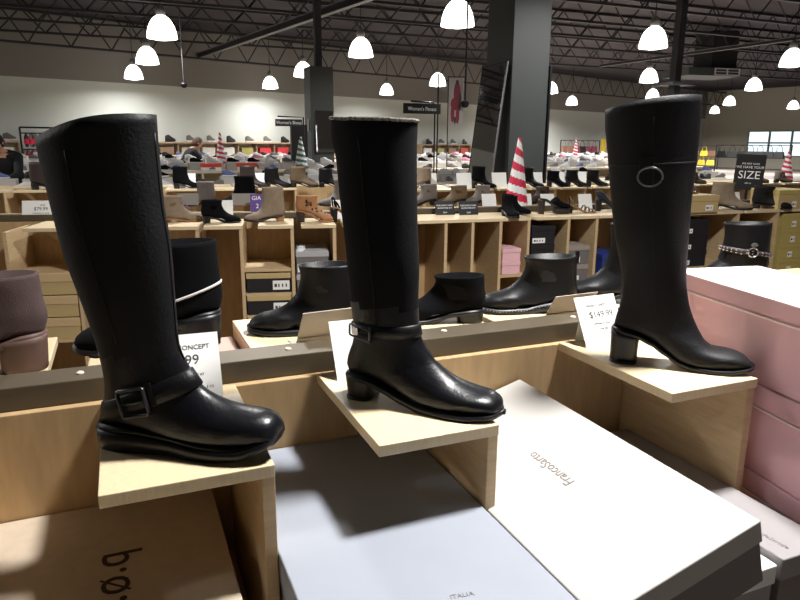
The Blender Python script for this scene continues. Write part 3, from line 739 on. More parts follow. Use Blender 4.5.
ankle_boot(at(716, 209.5, Z, .05), -40, 'taupe suede bootie on the second row beyond the tan box', TAUPE, hh=.03, top=.17, n=LO, sc=1.05)
ankle_boot(at(752, 208, Z, .0), -42, 'tall black bootie standing in front of the SIZE sign', LEATHM, hh=.03, top=.155, n=LO, sc=.98)
p = at(741, 208); card((p[0], p[1]+.05, Z), R(-5), .11, .11, 'white card between the taupe bootie and the tall black bootie', PAPER, R(18))
slice_shoe(tuple(FF.w(.28, .09, Z+.1112)), 20, 'black and white sandal on top of the tan box', DBROWN, .04, 'sandal', .9)

# back side of the second row
def back_boot(px, py, mu, label, yaw=176, sc=.9, top=.18, hh=.045, y0=None, **k):
    p = at(px, py)
    return ankle_boot((p[0], p[1], Z), yaw, label, mu, hh=hh, top=top, n=(11, 9, 14), sc=sc, **k)
back_boot(215, 205.5, GREYS, 'dark grey bootie on the back of the second row, above the black block heel boot', 172, .85, .19)
back_boot(255, 205.5, SUEDE, 'big black suede bootie on the back of the second row, left of the purple tag', 168, 1.0, .2)
back_boot(352, 205.5, GREYS, 'grey curved bootie on the back of the second row beside the middle tall boot', 172, .95, .19)
back_boot(436, 205, GREYS, 'grey suede bootie on the back of the second row, behind the left black sign', 176, .9, .16)
back_boot(466, 205, OLIVE, 'olive brown bootie on the back of the second row, behind the right black sign', 174, .9, .15)
back_boot(489, 204.5, GREYS, 'slate grey bootie on the back of the second row, left of the black booties', 176, .85, .16)
back_boot(548, 203, DBROWN, 'dark brown bootie on the back of the second row, behind the black mule', 176, .8, .15)

# striped cone -----------------------------------------------------------
def cone(loc, h, r, c1, c2, label, turns=3.2, lean=(0, 0)):
    bm = B(); n, m = 40, 60; V = []
    for j in range(m+1):
        q = j/m; rad = r*(1-q)+r*.13*q
        V.append([bm.verts.new((rad*math.cos(2*PI*k/n), rad*math.sin(2*PI*k/n), h*q)) for k in range(n)])
    for j in range(m):
        for k in range(n):
            f = bm.faces.new((V[j][k], V[j][(k+1) % n], V[j+1][(k+1) % n], V[j+1][k]))
            f.material_index = 1 if ((j/m*turns*2 + k/n*1.0) % 1.0) < .5 else 0
    bm.faces.new(V[0][::-1]); bm.faces.new(V[-1])
    bm2 = obj('striped_cone', bm, [c1, c2], None, True); bm2.location = loc; bm2.rotation_euler = (lean[0], lean[1], 0)
    tag(bm2, label, 'cone', 'striped holiday cones')
    del bm2['group']
    return bm2
CRED = mat('cone_red', (196, 34, 70), .6); CWH = mat('cone_white', (224, 226, 226), .6); CGR = mat('cone_green', (50, 100, 92), .6)
p = onz(518, 205, Z+.033); cone((p.x-.03, p.y-.02, Z+.033), .43, .078, CWH, CRED, 'large red and white striped cone standing on the second row of displays', 2.3, (0, R(1)))

# ------------------------------------------------------------ third row
F3L = Frame((-1.3, 6.75), R(-9)); F3R = Frame((2.35, 5.72), R(-4.5)); F3F = Frame((5.1, 5.65), R(-4))
def simple_row(fr, label, L, step, top=Z):
    t = row_fixture(fr, label, L, [(k*step+.02, k*step+step-.04) for k in range(int(L/step))], [k*step+step-.04 for k in range(int(L/step))], rear=True, rail=False)
    return t
simple_row(F3L, 'birch shoe display fixture in the third row at the left', 3.35, .42)
simple_row(F3R, 'birch shoe display fixture in the third row beside the grey column', 2.45, .35)
simple_row(F3F, 'birch shoe display fixture in the third row at the right', 2.9, .42)
def on(fr, px, v=.12):
    u = U(fr, px, 190); p = fr.w(u, v, Z); return (p.x, p.y, Z)
for px, mu, lab, yaw, sc, top in ((33, DBROWN, 'dark brown tall bootie on the third row, left of the left tall boot', -10, 1.2, .2), (178, SUEDE, 'slim black heeled bootie on the third row, right of the left tall boot', -8, 1.0, .2),
        (246, DBROWN, 'dark brown boot on the third row above the big black suede bootie', -8, 1.05, .2), (271, LEATHD, 'black boot with white lining on the third row above the tan caged sandal', -8, 1.0, .19),
        (297, OLIVE, 'olive brown boot on the third row, left of the middle tall boot', -8, 1.1, .18), (326, LEATHD, 'black boot on the third row touching the middle tall boot in view', -8, 1.0, .18)):
    ankle_boot(on(F3L, px-5), yaw, lab, mu, hh=.045, top=top, n=(10, 8, 14), sc=sc)
for px, mu, lab, yaw, sc, top in ((438, TAUPE, 'taupe suede bootie on the third row, under the hanging poster', 150, 1.0, .2), (480, SUEDE, 'black block heel bootie standing before the leaning mirror', -14, 1.0, .21),
        (529, LEATHD, 'black bootie right of the red striped cone on the third row', -14, 1.0, .2), (556, SUEDE, 'wide black bootie on the third row above the mule', -14, .95, .17),
        (575, LEATHD, 'black buckled bootie on the third row above the sandal', -14, .95, .18), (596, LEATHM, 'black bootie on the third row next to the right tall boot', -14, .95, .18)):
    ankle_boot(on(F3R, px-3), yaw, lab, mu, hh=.07, top=top, n=(10, 8, 14), sc=sc)
for px, lab in ((437, 'white card left of the taupe suede bootie on the third row'), (473, 'white card left of the black block heel bootie on the third row'), (509, 'white card behind the red striped cone'), (546, 'white card left of the wide black bootie'), (569, 'white card left of the black buckled bootie'), (591, 'white card right of the black buckled bootie')):
    p = on(F3R, px, .2); card(p, R(-5), .16, .15, lab, PAPER, R(14))
for px, lab in ((62, 'small white card beside the dark brown tall bootie'), (186, 'small white card behind the slim black bootie'), (262, 'small white card between two boots on the third row')):
    p = on(F3L, px, .2); card(p, R(-9), .16, .14, lab, PAPER, R(14))
for px, mu, lab in ((700, DBROWN, 'brown open shoe on the third row above the tan box'), (764, OLIVE, 'brown shoe on the third row right of the SIZE sign'), (788, GREYS, 'grey shoe on the third row at the right edge')):
    ankle_boot(on(F3F, px-6), -8, lab, mu, hh=.03, top=.13, n=(10, 8, 14), sc=1.0)

# SIZE sign
st = thing('size_sign', (0, 0, 0), 0, 'black sign on a post reading WE HAVE YOUR SIZE, at the right', 'sign')
q = ony(748, 174, 3.62); st.location = (q.x, 3.62, Z+.001); st.rotation_euler = (0, R(2), R(-40))
bm = B(); bx(bm, -.10, .10, -.004, .004, .10, .36, .001); obj('sign_panel', bm, BLKBOX, st)
bm = B(); bx(bm, -.06, .06, -.04, .04, 0, .012, .001); bx(bm, -.008, .008, -.006, .006, .01, .11, .001); obj('base', bm, BLKM, st)
for s, sz, z in (('WE MAY HAVE', .018, .292), ('WE HAVE YOUR', .026, .266), ('SIZE', .082, .208), ('ASK US', .014, .150)):
    text('lettering', s, sz, INKW, st, Matrix.Translation((0, -.0045, z)) @ Matrix.Rotation(PI/2, 4, 'X'))

# ------------------------------------------------- far tables full of shoes
def sneaker_mesh(name, mu, ms):
    pr = dict(f1=[(.27, .03), (.265, .05), (.23, .065), (.19, .08), (.15, .10)], f2=[(.15, .10), (.12, .115), (.10, .125)],
              b1=[(.27, .028), (.25, .022), (.15, .022), (.06, .024), (0, .028)], b2=[(0, .028), (-.004, .06), (.004, .105)], w2=[(0, .036), (1, .032)], depth=.02)
    bm, G = upper_bm(pr, 7, 4, 10)
    for f in bm.faces: f.material_index = 0
    sb = sole_bm([(-.006, 0, .03), (.15, 0, .026), (.25, .005, .03), (.277, .02, .036)], footw(.283, -.006, 1.05))
    me2 = bpy.data.meshes.new('t'); sb.to_mesh(me2); sb.free(); n = len(bm.faces)
    bm.from_mesh(me2); bm.faces.ensure_lookup_table()
    for f in bm.faces[n:]: f.material_index = 1
    bmesh.ops.recalc_face_normals(bm, faces=bm.faces)
    me = bpy.data.meshes.new(name); bm.to_mesh(me); bm.free(); me.materials.append(mu); me.materials.append(ms)
    me.polygons.foreach_set('use_smooth', [True]*len(me.polygons)); return me
SN = {'white': sneaker_mesh('white_sneaker', WSN, RUBW), 'black': sneaker_mesh('black_sneaker', SUEDE, RUBW), 'grey': sneaker_mesh('grey_sneaker', GREYS, RUBW),
      'dark': sneaker_mesh('dark_sneaker', BLKBOX, RUB), 'blue': sneaker_mesh('blue_sneaker', mat('sneaker_blue', (90, 100, 150), .7), RUBW), 'pink': sneaker_mesh('pink_sneaker', mat('sneaker_pink', (196, 120, 140), .7), RUBW)}
BASE = mat('table_side', (196, 180, 152), .6)
TABT = mat('table_top', (226, 214, 192), .6)
rows = [(-1.9, 8.35, 11.5, 'nearest'), (-2.2, 10.6, 13.5, 'second nearest'), (-2.5, 13.2, 15.5, 'third nearest'), (-2.9, 16.2, 19, 'fourth nearest'), (-3.1, 19.6, 22.5, 'second farthest'), (-3.0, 22.6, 26, 'farthest')]
tot = 0
for ri, (x0, y0, L, lab) in enumerate(rows):
    fr = Frame((x0, y0), R(2 + ri*1.5 if ri > 3 else -2+ri*1.3))
    tb = thing('shoe_table', fr.o, fr.a, 'long pale shoe table with rows of sneakers on top, %s of the sneaker tables' % lab, 'table')
    top = 1.08 if ri else .98
    gap = None
    segs = [(0, L)]
    if ri == 2: segs = [(0, 6.1), (7.1, L)]
    for (s0, s1) in segs:
        bm = B(); bx(bm, s0, s1, 0, .8, top-.035, top, .002); obj('tabletop', bm, TABT, tb)
        bm = B(); bx(bm, s0+.02, s1-.02, .30, .78, .1, top-.036, .002); obj('body', bm, BASE, tb)
        bm = B(); bx(bm, s0, s1, .01, .8, top-.20, top-.175, .002); obj('shelf_board', bm, TABT, tb)
        bm = B(); bx(bm, s0+.05, s1-.05, .05, .75, 0, .1, .002); obj('base_plinth', bm, BASE, tb)
        n = int((s1-s0)/.55)
        for k in range(n+1):
            u = s0+(s1-s0-.03)*k/n
            bm = B(); bx(bm, u, u+.03, .012, .30, .1005, top-.0355, .001); obj('divider', bm, TABT, tb)
    step = (.27, .295, .33, .43, .53, .60)[ri]
    for rowv in (0, 1):
        if ri > 3 and rowv == 1: continue
        u = .15
        while u < L-.2:
            inside = any(s0+.1 < u < s1-.2 for s0, s1 in segs)
            q = pj(fr.w(u, .2, top+.05))
            if inside and -15 < q[0] < 815 and not (340 < q[0] < 408) and not (612 < q[0] < 688) and not (56 < q[0] < 150):
                cn = random.choices(['white', 'grey', 'black', 'dark', 'blue', 'pink'], [50, 16, 14, 8, 7, 5])[0]
                raised = rowv*.10
                o = link('sneaker', SN[cn]); p = fr.w(u+random.uniform(-.03, .03), .16+rowv*.34, top+.001)
                if rowv:
                    # the rear row stands on boxes
                    bm_me = bpy.data.meshes.get('sneaker_box_mesh')
                    if bm_me is None:
                        bm = B(); bx(bm, -.14, .14, -.09, .09, 0, .10, .004); bm_me = bpy.data.meshes.new('sneaker_box_mesh'); bm.to_mesh(bm_me); bm.free(); bm_me.materials.append(mat('sneaker_box_card', (176, 172, 168), .6))
                    if random.random() < .9:
                        o2 = link('shoe_box', bm_me); o2.location = (p.x, p.y, p.z); o2.rotation_euler = (0, 0, fr.a)
                        tag(o2, 'small white shoe box on a distant sneaker table, a sneaker resting on it', 'shoe box', 'white shoe boxes on the sneaker tables'); p.z += .101
                        o.location = p+Vector((-.12, 0, 0)); o.rotation_euler = (0, 0, fr.a)
                    else:
                        o.location = p+Vector((-.12, 0, 0)); o.rotation_euler = (0, 0, fr.a)
                else:
                    o.location = p; o.rotation_euler = (0, 0, random.choice([0, PI])+random.uniform(-.5, .5)); o.location.z = p.z
                sc = .70 + .045*ri; o.scale = (sc,)*3
                tag(o, '%s sneaker displayed on the distant rows of shoe tables' % {'dark': 'all black', 'black': 'black and white'}.get(cn, cn), 'sneaker', '%s sneakers on the distant tables' % {'dark': 'all black', 'black': 'black and white'}.get(cn, cn))
                tot += 1
            u += step*random.uniform(.9, 1.1)
print('sneakers', tot)
# orange and pale boxes standing on the nearest sneaker tables
for px, m, lab, w in ((211, ORANGE, 'orange shoe box on the sneaker tables, left of the pair', .30), (247, ORANGE, 'orange shoe box on the sneaker tables, right of the pair', .30)):
    q = ony(px, 167, 10.72); t_ = shoe_box('shoe_box', (q.x, 10.74, 1.082), R(-1), w, .2, .11, PAPER, m, lab, .06)
cone((onz(222, 170, 1.1).x*13.55/onz(222, 170, 1.1).y, 13.6, 1.081), .62, .11, CWH, CRED, 'small red and white striped cone far off beside the shopper in black', 3.5)
cone((onz(302, 165, 1.1).x*10.95/onz(302, 165, 1.1).y, 11.0, 1.081), .52, .12, CWH, CGR, 'green and white striped cone in front of the narrow grey column', 3)
cone((onz(578, 160, 1.1).x*16.6/onz(578, 160, 1.1).y, 16.75, 1.081), .62, .10, CWH, CRED, 'small red and white striped cone far off before the maroon handbags', 3.5)
q = ony(792, 170, 6.1); cone((q.x-.1, 6.1, Z), .36, .09, CWH, CRED, 'red and white striped cone near the windows at the right edge', 3)

# ----------------------------------------------------------------- the hall
def struct(name, bm, m, label=None, parent=None):
    o = obj(name, bm, m, parent)
    if not parent: o['kind'] = 'structure'
    return o
bm = B(); bx(bm, -16, 56, -4, 46, -.1, 0); struct('floor', bm, FLOORM)
bm = B(); bx(bm, -16, 56, -4, 46, 5.35, 5.45); struct('ceiling', bm, CEIL)
WA = R(90-72.5)
P0 = Vector((6.963, 27.12, 0)); wd = Vector((math.cos(WA), math.sin(WA), 0)); wn = Vector((-wd.y, wd.x, 0))
WALLM = bpy.data.materials.new('two_tone_wall_paint'); WALLM.use_nodes = True
nt = WALLM.node_tree; bs = nt.nodes['Principled BSDF']; bs.inputs['Roughness'].default_value = .85
tc = nt.nodes.new('ShaderNodeTexCoord'); sx = nt.nodes.new('ShaderNodeSeparateXYZ'); gt = nt.nodes.new('ShaderNodeMath'); gt.operation = 'GREATER_THAN'; gt.inputs[1].default_value = 3.43
mx = nt.nodes.new('ShaderNodeMix'); mx.data_type = 'RGBA'; mx.inputs[6].default_value = lin((196, 200, 194)); mx.inputs[7].default_value = lin((128, 124, 120))
nt.links.new(tc.outputs['Object'], sx.inputs[0]); nt.links.new(sx.outputs['Z'], gt.inputs[0]); nt.links.new(gt.outputs[0], mx.inputs[0]); nt.links.new(mx.outputs[2], bs.inputs['Base Color'])
def wbox(u0, u1, v0, v1, z0, z1, bm=None, base=P0, d=wd, n=wn, bev=0):
    bm = bm or B(); M = Matrix(((d.x, n.x, 0, base.x), (d.y, n.y, 0, base.y), (0, 0, 1, 0), (0, 0, 0, 1)))
    bx(bm, u0, u1, v0, v1, z0, z1, bev, M); return bm
struct('wall_back', wbox(-26, 34.55, 0, .2, 0, 5.35), WALLM)
C0 = Vector((39.9, 37.5, 0)); rd = -wn
RW = mat('beige_wall_paint', (182, 176, 160), .85)
# right wall with a window opening
wl0, wl1, wz0, wz1 = 3.15, 13.5, .82, 2.55
bm = B()
for (u0, u1, z0, z1) in ((0, wl0, 0, 5.35), (wl0, wl1, 0, wz0), (wl0, wl1, wz1, 5.35), (wl1, 46, 0, 5.35)):
    wbox(u0, u1, 0, .2, z0, z1, bm, C0, rd, wd)
struct('wall_right', bm, RW)
bm = B(); bx(bm, -16.2, -16, -4, 22, 0, 5.35); struct('wall_left', bm, WALLM)
bm = B(); bx(bm, -16, 56, -4.2, -4, 0, 5.35); struct('wall_front', bm, WALLM)
FRM = mat('window_frame_metal', (120, 126, 124), .5)
bm = B(); cell = 1.42
for k in range(8): wbox(wl0+k*cell-.06, wl0+k*cell+.06, .02, .12, wz0, wz1, bm, C0, rd, wd)
for z in (wz0+.03, 1.73, wz1-.03): wbox(wl0, wl1, .025, .115, z-.05, z+.05, bm, C0, rd, wd)
w1 = struct('window_1', bm, FRM)
GL = mat('window_glass', (235, 245, 245), .05, trans=1, spec=.5)
bm = wbox(wl0, wl1, .06, .07, wz0, wz1, None, C0, rd, wd); struct('pane', bm, GL, None, w1)
bm = wbox(wl0+3.6, wl0+4.6, .05, .055, 1.9, 2.5, None, C0, rd, wd); o = obj('window_poster', bm, mat('teal_poster', (150, 210, 205), .5), w1)
# far shelf along the back wall
WSH = mat('wall_shelf_wood', (176, 150, 122), .6)
def wp(u, v, z=0): return P0+wd*u+wn*v+Vector((0, 0, z))
def WU(px, py=145):
    d = ray(px, py); k = P0.dot(wn)/d.dot(wn); return (d*k-P0).dot(wd)
for (pa, pb, zt, lab) in ((152, 334, 1.52, 'long wall shelf of shoes on the back wall, left of the narrow grey column'), (-40, 16, 1.52, 'short wall shelf of shoes at the far left of the back wall'), (416, 476, 1.5, 'wall shelf of shoes on the back wall behind the hanging poster')):
    ua, ub = WU(pa), WU(pb)
    t = thing('wall_shelf', wp(ua, 0), WA, lab, 'shelf')
    L = ub-ua
    bm = B(); bx(bm, 0, L, -.45, -.001, zt-.05, zt, .002); obj('shelf_board', bm, WSH, t)
    bm = B(); bx(bm, 0, L, -.04, -.001, .05, zt-.051, .002); obj('back_panel', bm, mat('pale_panel', (208, 196, 176), .6), t)
    n = max(2, int(L/.75))
    for k in range(n+1):
        bm = B(); bx(bm, L*k/n-.015 if k else 0, L*k/n+.015, -.42, -.041, .05, zt-.051, .001); obj('divider', bm, WSH, t)
    cols = [(196, 178, 150), (226, 224, 216), (150, 120, 96), (222, 216, 200), (170, 160, 90), (226, 190, 160), (214, 60, 66), (200, 70, 60)]
    for k in range(n):
        ci = cols[(k*3+int(pa)) % 5] if not (pa == 152 and k in (n-4, n-5)) else cols[6]
        if pa == 416 and k >= n-2: ci = (200, 76, 56)
        u = L*(k+.5)/n
        p = wp(ua+u, -.24, .06)
        o = shoe_box('display_carton', p, WA, L/n*.62, .3, zt-.25, mat('carton_%d_%d_%d' % ci, ci, .6), mat('carton_%d_%d_%d' % ci, ci, .6), 'carton on the back wall, %s from left of the %s' % (('first', 'second', 'third', 'fourth', 'fifth', 'sixth', 'seventh', 'eighth', 'ninth', 'tenth', 'eleventh', 'twelfth', 'thirteenth', 'fourteenth')[min(k, 13)], {152: 'long shelf', -40: 'far left shelf', 416: 'shelf behind the poster'}[pa]), .05)
        o['category'] = 'carton'
    for k in range(n):
        u = L*(k+.5)/n
        o = link('boot', SN['grey' if k % 3 else 'dark']); o.location = wp(ua+u, -.25, zt+.001); o.rotation_euler = (0, 0, WA+random.uniform(-.3, .3)); o.scale = (1.3, 1.3, 2.0)
        o.name = 'high_top_shoe'
        tag(o, 'shoe standing on top of the back wall shelf', 'shoe', 'shoes on top of the back wall shelf')
# slipper rack at the left
ua, ub = WU(18), WU(62)
rk = thing('slipper_rack', wp(ua, -.5), WA, 'black wire rack of hanging grey and red slippers on the back wall at the left', 'rack')
bm = B(); tube(bm, [(0, 0, 0), (0, 0, 1.92)], .03, 6); tube(bm, [(0, 0, 1.92), (ub-ua, 0, 1.92)], .03, 6); tube(bm, [(ub-ua, 0, 0), (ub-ua, 0, 1.92)], .03, 6); tube(bm, [(0, 0, 1.75), (ub-ua, 0, 1.75)], .02, 6); obj('frame', bm, BLKM, rk)
SLG = mat('slipper_grey', (120, 116, 116), .9); SLR = mat('slipper_red', (196, 30, 60), .8)
for row_ in range(2):
    for k in range(8):
        u = .22+k*(ub-ua-.3)/7.5
        bm = B()
        for sg in (-1, 1):
            for (zz, mi, w) in ((0, 0, .07), ):
                G5 = []
                for j in range(9):
                    q = j/8; ww = .075*math.sin(PI*min(1, max(.02, q)))**.5
                    G5.append([Vector((sg*.08+ww*math.cos(2*PI*m/8), -.03+.03*math.sin(2*PI*m/8), -.42*q)) for m in range(8)])
                grid(bm, G5)
        for f in bm.faces:
            c = f.calc_center_median()
            if -.3 < c.z < -.16: f.material_index = 1
        o = obj('slippers', bm, [SLG if k != 0 else BLKM, SLR] if row_ == 0 else [mat('slipper_maroon', (120, 40, 60), .9), SLG], None, True)
        p = wp(ua+u, -.53, 1.74-row_*.5); o.location = p; o.rotation_euler = (0, 0, WA)
        tag(o, '%s pair of slippers hanging on the rack at the left' % ('grey and red' if row_ == 0 else 'maroon'), 'slippers', '%s slippers on the rack' % ('grey and red' if row_ == 0 else 'maroon'))
    if row_ == 0:
        bm = B(); tube(bm, [(0, 0, 1.26), (ub-ua, 0, 1.26)], .02, 6); obj('rail', bm, BLKM, rk)
# handbag displays
def bag_mesh(name, m):
    bm = B(); vs = bx(bm, -.22, .22, -.07, .07, -.55, -.25, .03)
    for v in bm.verts:
        if v.co.z > -.3: v.co.x *= .85; v.co.y *= .6
    tube(bm, [(-.12, 0, -.27), (-.11, 0, -.12), (-.04, 0, -.01), (.04, 0, -.01), (.11, 0, -.12), (.12, 0, -.27)], .012, 6)
    me = bpy.data.meshes.new(name); bm.to_mesh(me); bm.free(); me.materials.append(m); return me
BG = {c: bag_mesh('%s_handbag' % c, m) for c, m in (('maroon', mat('bag_maroon', (128, 40, 66), .6)), ('black', LEATHD), ('cream', mat('bag_cream', (214, 204, 190), .6)), ('brown', mat('bag_brown', (110, 76, 60), .6)), ('yellow', mat('bag_yellow', (226, 190, 60), .6)), ('blue', mat('bag_blue', (90, 110, 160), .6)))}
bags = 0
def bag_rack(pa, pb, zs, label, choose, v=-1.2, base=P0, d=wd, n=wn, ang=WA, UU=None, step=.5, sc=1.2):
    global bags
    ua, ub = (WU(pa), WU(pb)) if UU is None else UU
    pos = base+d*ua+n*v
    t = thing('handbag_rack', pos, ang, label, 'rack')
    L = ub-ua
    bm = B()
    for z in zs: tube(bm, [(0, 0, z), (L, 0, z)], .02, 6)
    obj('rail', bm, BLKM, t)
    for u in (0, L):
        bm = B(); tube(bm, [(u, 0, 0), (u, 0, max(zs)+.02)], .03, 6); obj('post', bm, BLKM, t)
    for z in zs:
        u = .3
        while u < L-.2:
            c = choose(u/L, z); o = link('handbag', BG[c]); q = base+d*(ua+u)+n*v; o.location = (q.x, q.y, z-.012); o.rotation_euler = (0, 0, ang+random.uniform(-.3, .3)); o.scale = (sc,)*3
            tag(o, '%s handbag hanging on a far rack' % c, 'handbag', '%s handbags on the far racks' % c); bags += 1
            u += step*sc*random.uniform(.85, 1.1)
bag_rack(543, 582, (1.75, 1.1), 'rack of maroon and cream handbags far off right of the grey column', lambda q, z: random.choice(['maroon', 'maroon', 'maroon', 'cream', 'black', 'brown']))
yb = wbox(WU(583), WU(587), -1.3, -1.2, .1, 1.85, None, bev=.01); o = obj('yellow_banner', yb, mat('banner_yellow', (236, 200, 50), .6), None); tag(o, 'upright yellow display board beside the maroon handbags', 'display board')
bag_rack(588, 612, (1.7, 1.05), 'rack of pale blue and cream handbags beside the yellow display board', lambda q, z: random.choice(['blue', 'cream', 'cream', 'yellow']))
bag_rack(0, 0, (1.5, .9), 'rack of mixed handbags far off right of the right tall boot', lambda q, z: random.choice(['brown', 'cream', 'black', 'maroon', 'black', 'yellow']), base=C0, d=rd, n=wd, ang=WA-PI/2, UU=(-3.4+3.6, 3.3), v=-4.5)
bag_rack(0, 0, (1.55, ), 'rack of black handbags under the windows', lambda q, z: 'black', base=C0, d=rd, n=wd, ang=WA-PI/2, UU=(6.6, 10.4), v=-12, step=.42)
print('bags', bags)

# columns -----------------------------------------------------------------
bm = B(); bx(bm, 4.35, 4.86, 7.0, 7.6, 0, 5.349, .004); o = obj('column', bm, COLM); tag(o, 'wide grey square column rising to the ceiling', 'column')
c2 = thing('column', (4.08, 14.25, 0), 0, 'narrow grey boxed column with a thin steel post above, left of the middle tall boot', 'column')
bm = B(); bx(bm, -.25, .25, -.25, .25, 0, 3.06, .004); obj('casing', bm, COLM, c2)
bm = B(); bx(bm, -.07, .07, -.07, .07, 3.061, 4.9, .004); obj('steel_post', bm, TRUSS, c2)
bm = B(); bx(bm, -.27, -.251, -.13, -.01, 1.75, 2.0, .001); obj('notice', bm, GREYC, c2)
m2 = thing('wall_mirror', (4.12, 13.97, 0), 0, 'dark framed mirror mounted on the front of the narrow grey column', 'mirror')
bm = B(); bx(bm, -.215, .215, 0, .02, 1.30, 2.30, .002); obj('frame', bm, BLKM, m2); m2.location.y = 13.87; m2.rotation_euler = (-R(3.5), 0, 0)
bm = B(); bx(bm, -.195, .195, -.003, 0.0005, 1.32, 2.28, 0); obj('glass', bm, MIRR, m2)
c3 = thing('column', (11.2, 12.4, 0), 0, 'dark steel post with a plate, rising behind the top of the right tall boot', 'column')
q = ony(675, 80, 12.4); c3.location.x = q.x
bm = B(); bx(bm, -.09, .09, -.09, .09, 0, 4.9, .003); obj('steel_post', bm, TRUSS, c3)
bm = B(); bx(bm, -.35, .35, -.3, .3, 2.86, 2.92, .003); obj('plate', bm, COLM, c3)

# leaning mirrors beside the wide column
def lean_mirror(x_top, x_bot, y0, y1, zt, zb, label, side):
    t = thing('floor_mirror', (x_bot, (y0+y1)/2, 0), 0, label, 'mirror')
    ang = math.atan2(x_top-x_bot, zt-zb); M = Matrix.Rotation(ang, 4, 'Y') @ Matrix.Translation((0, 0, 0)); h = math.hypot(x_top-x_bot, zt-zb); w = (y1-y0)/2
    bm = B(); bx(bm, 0.004 if side < 0 else -.03, .012 if side < 0 else -.004, -w+.012, w-.012, .02, h-.012, .001, Matrix.Translation((0, 0, zb)) @ M); obj('backing', bm, BLKM, t)
    bm = B(); bx(bm, -.001 if side < 0 else -.003, .003 if side < 0 else .001, -w+.014, w-.014, .03, h-.014, 0, Matrix.Translation((0, 0, zb)) @ M); obj('glass', bm, MIRR, t)
    for (a0, a1, b0, b1, mm) in ((-w-.012, -w+.014, .0, h, SILV), (w-.014, w, .0, h, BLKM), (-w+.014, w-.014, h-.014, h, BLKM), (-w+.014, w-.014, 0, .03, BLKM)):
        bm = B(); bx(bm, -.004, .012 if side < 0 else .012, a0, a1, b0, b1, .001, Matrix.Translation((0, 0, zb)) @ M); obj('frame', bm, mm, t)
    return t
lean_mirror(4.27, 3.98, 6.98, 7.56, 2.44, .0, 'tall silver edged mirror leaning on the left face of the wide grey column', -1)
t = thing('floor_mirror', (4.885, 7.2, 0), 0, 'tall black edged mirror set on the right face of the wide grey column', 'mirror')
bm = B(); bx(bm, -.022, .0, -.20, .30, 0, 2.42, .002); obj('backing', bm, BLKM, t)
bm = B(); bx(bm, .0005, .003, -.19, .29, .02, 2.40, 0); obj('glass', bm, MIRR, t)
bm = B(); bx(bm, -.02, .008, -.225, -.201, 0, 2.42, .001); obj('frame', bm, BLKM, t)

# sign stands -------------------------------------------------------------
ss = thing('sign_stand', (4.46, 9.3, 0), R(0), 'tall black sign stand carrying a Womens Fitness sign, right of the middle tall boot', 'sign')
k93 = 9.3/9
def s9(px, py): q = ony(px, py, 9.3); return (q.x-4.46, q.z)
bm = B(); a0 = s9(444.5, 160); a1 = s9(443, 103); a2 = s9(411, 101)
tube(bm, [(0, 0, .03), (0, 0, a1[1]-.04), (-.03, 0, a1[1]), (a2[0], 0, a2[1]+.0)], .012, 8); tube(bm, [(.05, 0, .03), (.05, 0, s9(448, 74)[1])], .012, 8); obj('frame', bm, BLKM, ss, True)
bm = B(); bx(bm, -.2, .25, -.2, .2, 0, .03, .004); obj('base', bm, BLKM, ss)
x0, z0 = s9(403, 103); x1, z1 = s9(440, 115)
bm = B(); bx(bm, x0, x1, -.02, -.006, z1+.01, z0-.0, .002); sp = obj('sign_panel', bm, mat('sign_black', (34, 36, 40), .5), ss)
text('lettering', "Women's Fitness", .078, INKW, sp, Matrix.Translation(((x0+x1)/2, -.0215, (z0+z1)/2)) @ Matrix.Rotation(PI/2, 4, 'X'), xs=.86)
ps = thing('hanging_poster', (0, 0, 0), R(-22), 'narrow white and red poster hanging high beside the sign stand', 'poster')
q0 = ony(455, 74, 9.25); q1 = ony(455, 124, 9.25); ps.location = (q0.x+.28, 9.75, 0)
hh = q0.z-q1.z
bm = B(); bx(bm, -.12, .12, -.004, .004, q1.z, q0.z, .001); pp = obj('print', bm, mat('poster_grey', (196, 190, 190), .6), ps)
# loose figure-like patches of red and grey, as the print shows
PR = mat('poster_red', (150, 62, 78), .6); PD = mat('poster_dark_print', (90, 70, 76), .6)
bm = B()
def blob(bm, cx, cz, rx, rz, y=-.0052):
    vs = [bm.verts.new((cx+rx*math.cos(2*PI*k/14), y, cz+rz*math.sin(2*PI*k/14))) for k in range(14)]; bm.faces.new(vs)
blob(bm, 0.02, q1.z+hh*.68, .055, hh*.24); blob(bm, -.01, q1.z+hh*.45, .07, hh*.14, -.0053); blob(bm, -.045, q1.z+hh*.25, .03, hh*.2, -.0054); blob(bm, .035, q1.z+hh*.2, .03, hh*.18, -.0055); obj('red_figure', bm, PR, pp)
bm = B(); blob(bm, .02, q1.z+hh*.9, .025, hh*.06, -.0058); blob(bm, .065, q1.z+hh*.5, .022, hh*.2, -.0057); blob(bm, -.005, q1.z+hh*.1, .02, hh*.08, -.0056); obj('dark_figure', bm, PD, pp)
bm = B(); tube(bm, [(-.135, 0, q0.z+.012), (.135, 0, q0.z+.012)], .008, 6); tube(bm, [(-.12, 0, q0.z), (-.12, 0, 0.03)], .008, 6); bx(bm, -.25, .05, -.12, .12, 0, .03); obj('stand', bm, BLKM, ps)
ws = thing('sign_stand', (0, 0, 0), 0, 'black sign stand reading Womens Shoes, left of the narrow grey column', 'sign')
qa = ony(275, 119, 12.6); qb = ony(302, 126.5, 12.6); ws.location = (qb.x-.05, 12.6, 0)
bm = B(); bx(bm, qa.x-qb.x+.05, .05, -.02, -.006, qb.z, qa.z, .002); sp = obj('sign_panel', bm, mat('sign_black', (34, 36, 40), .5), ws)
text('lettering', "Women's Shoes", .085, INKW, sp, Matrix.Translation(((qa.x-qb.x)/2+.05, -.0215, (qa.z+qb.z)/2)) @ Matrix.Rotation(PI/2, 4, 'X'), xs=.86)
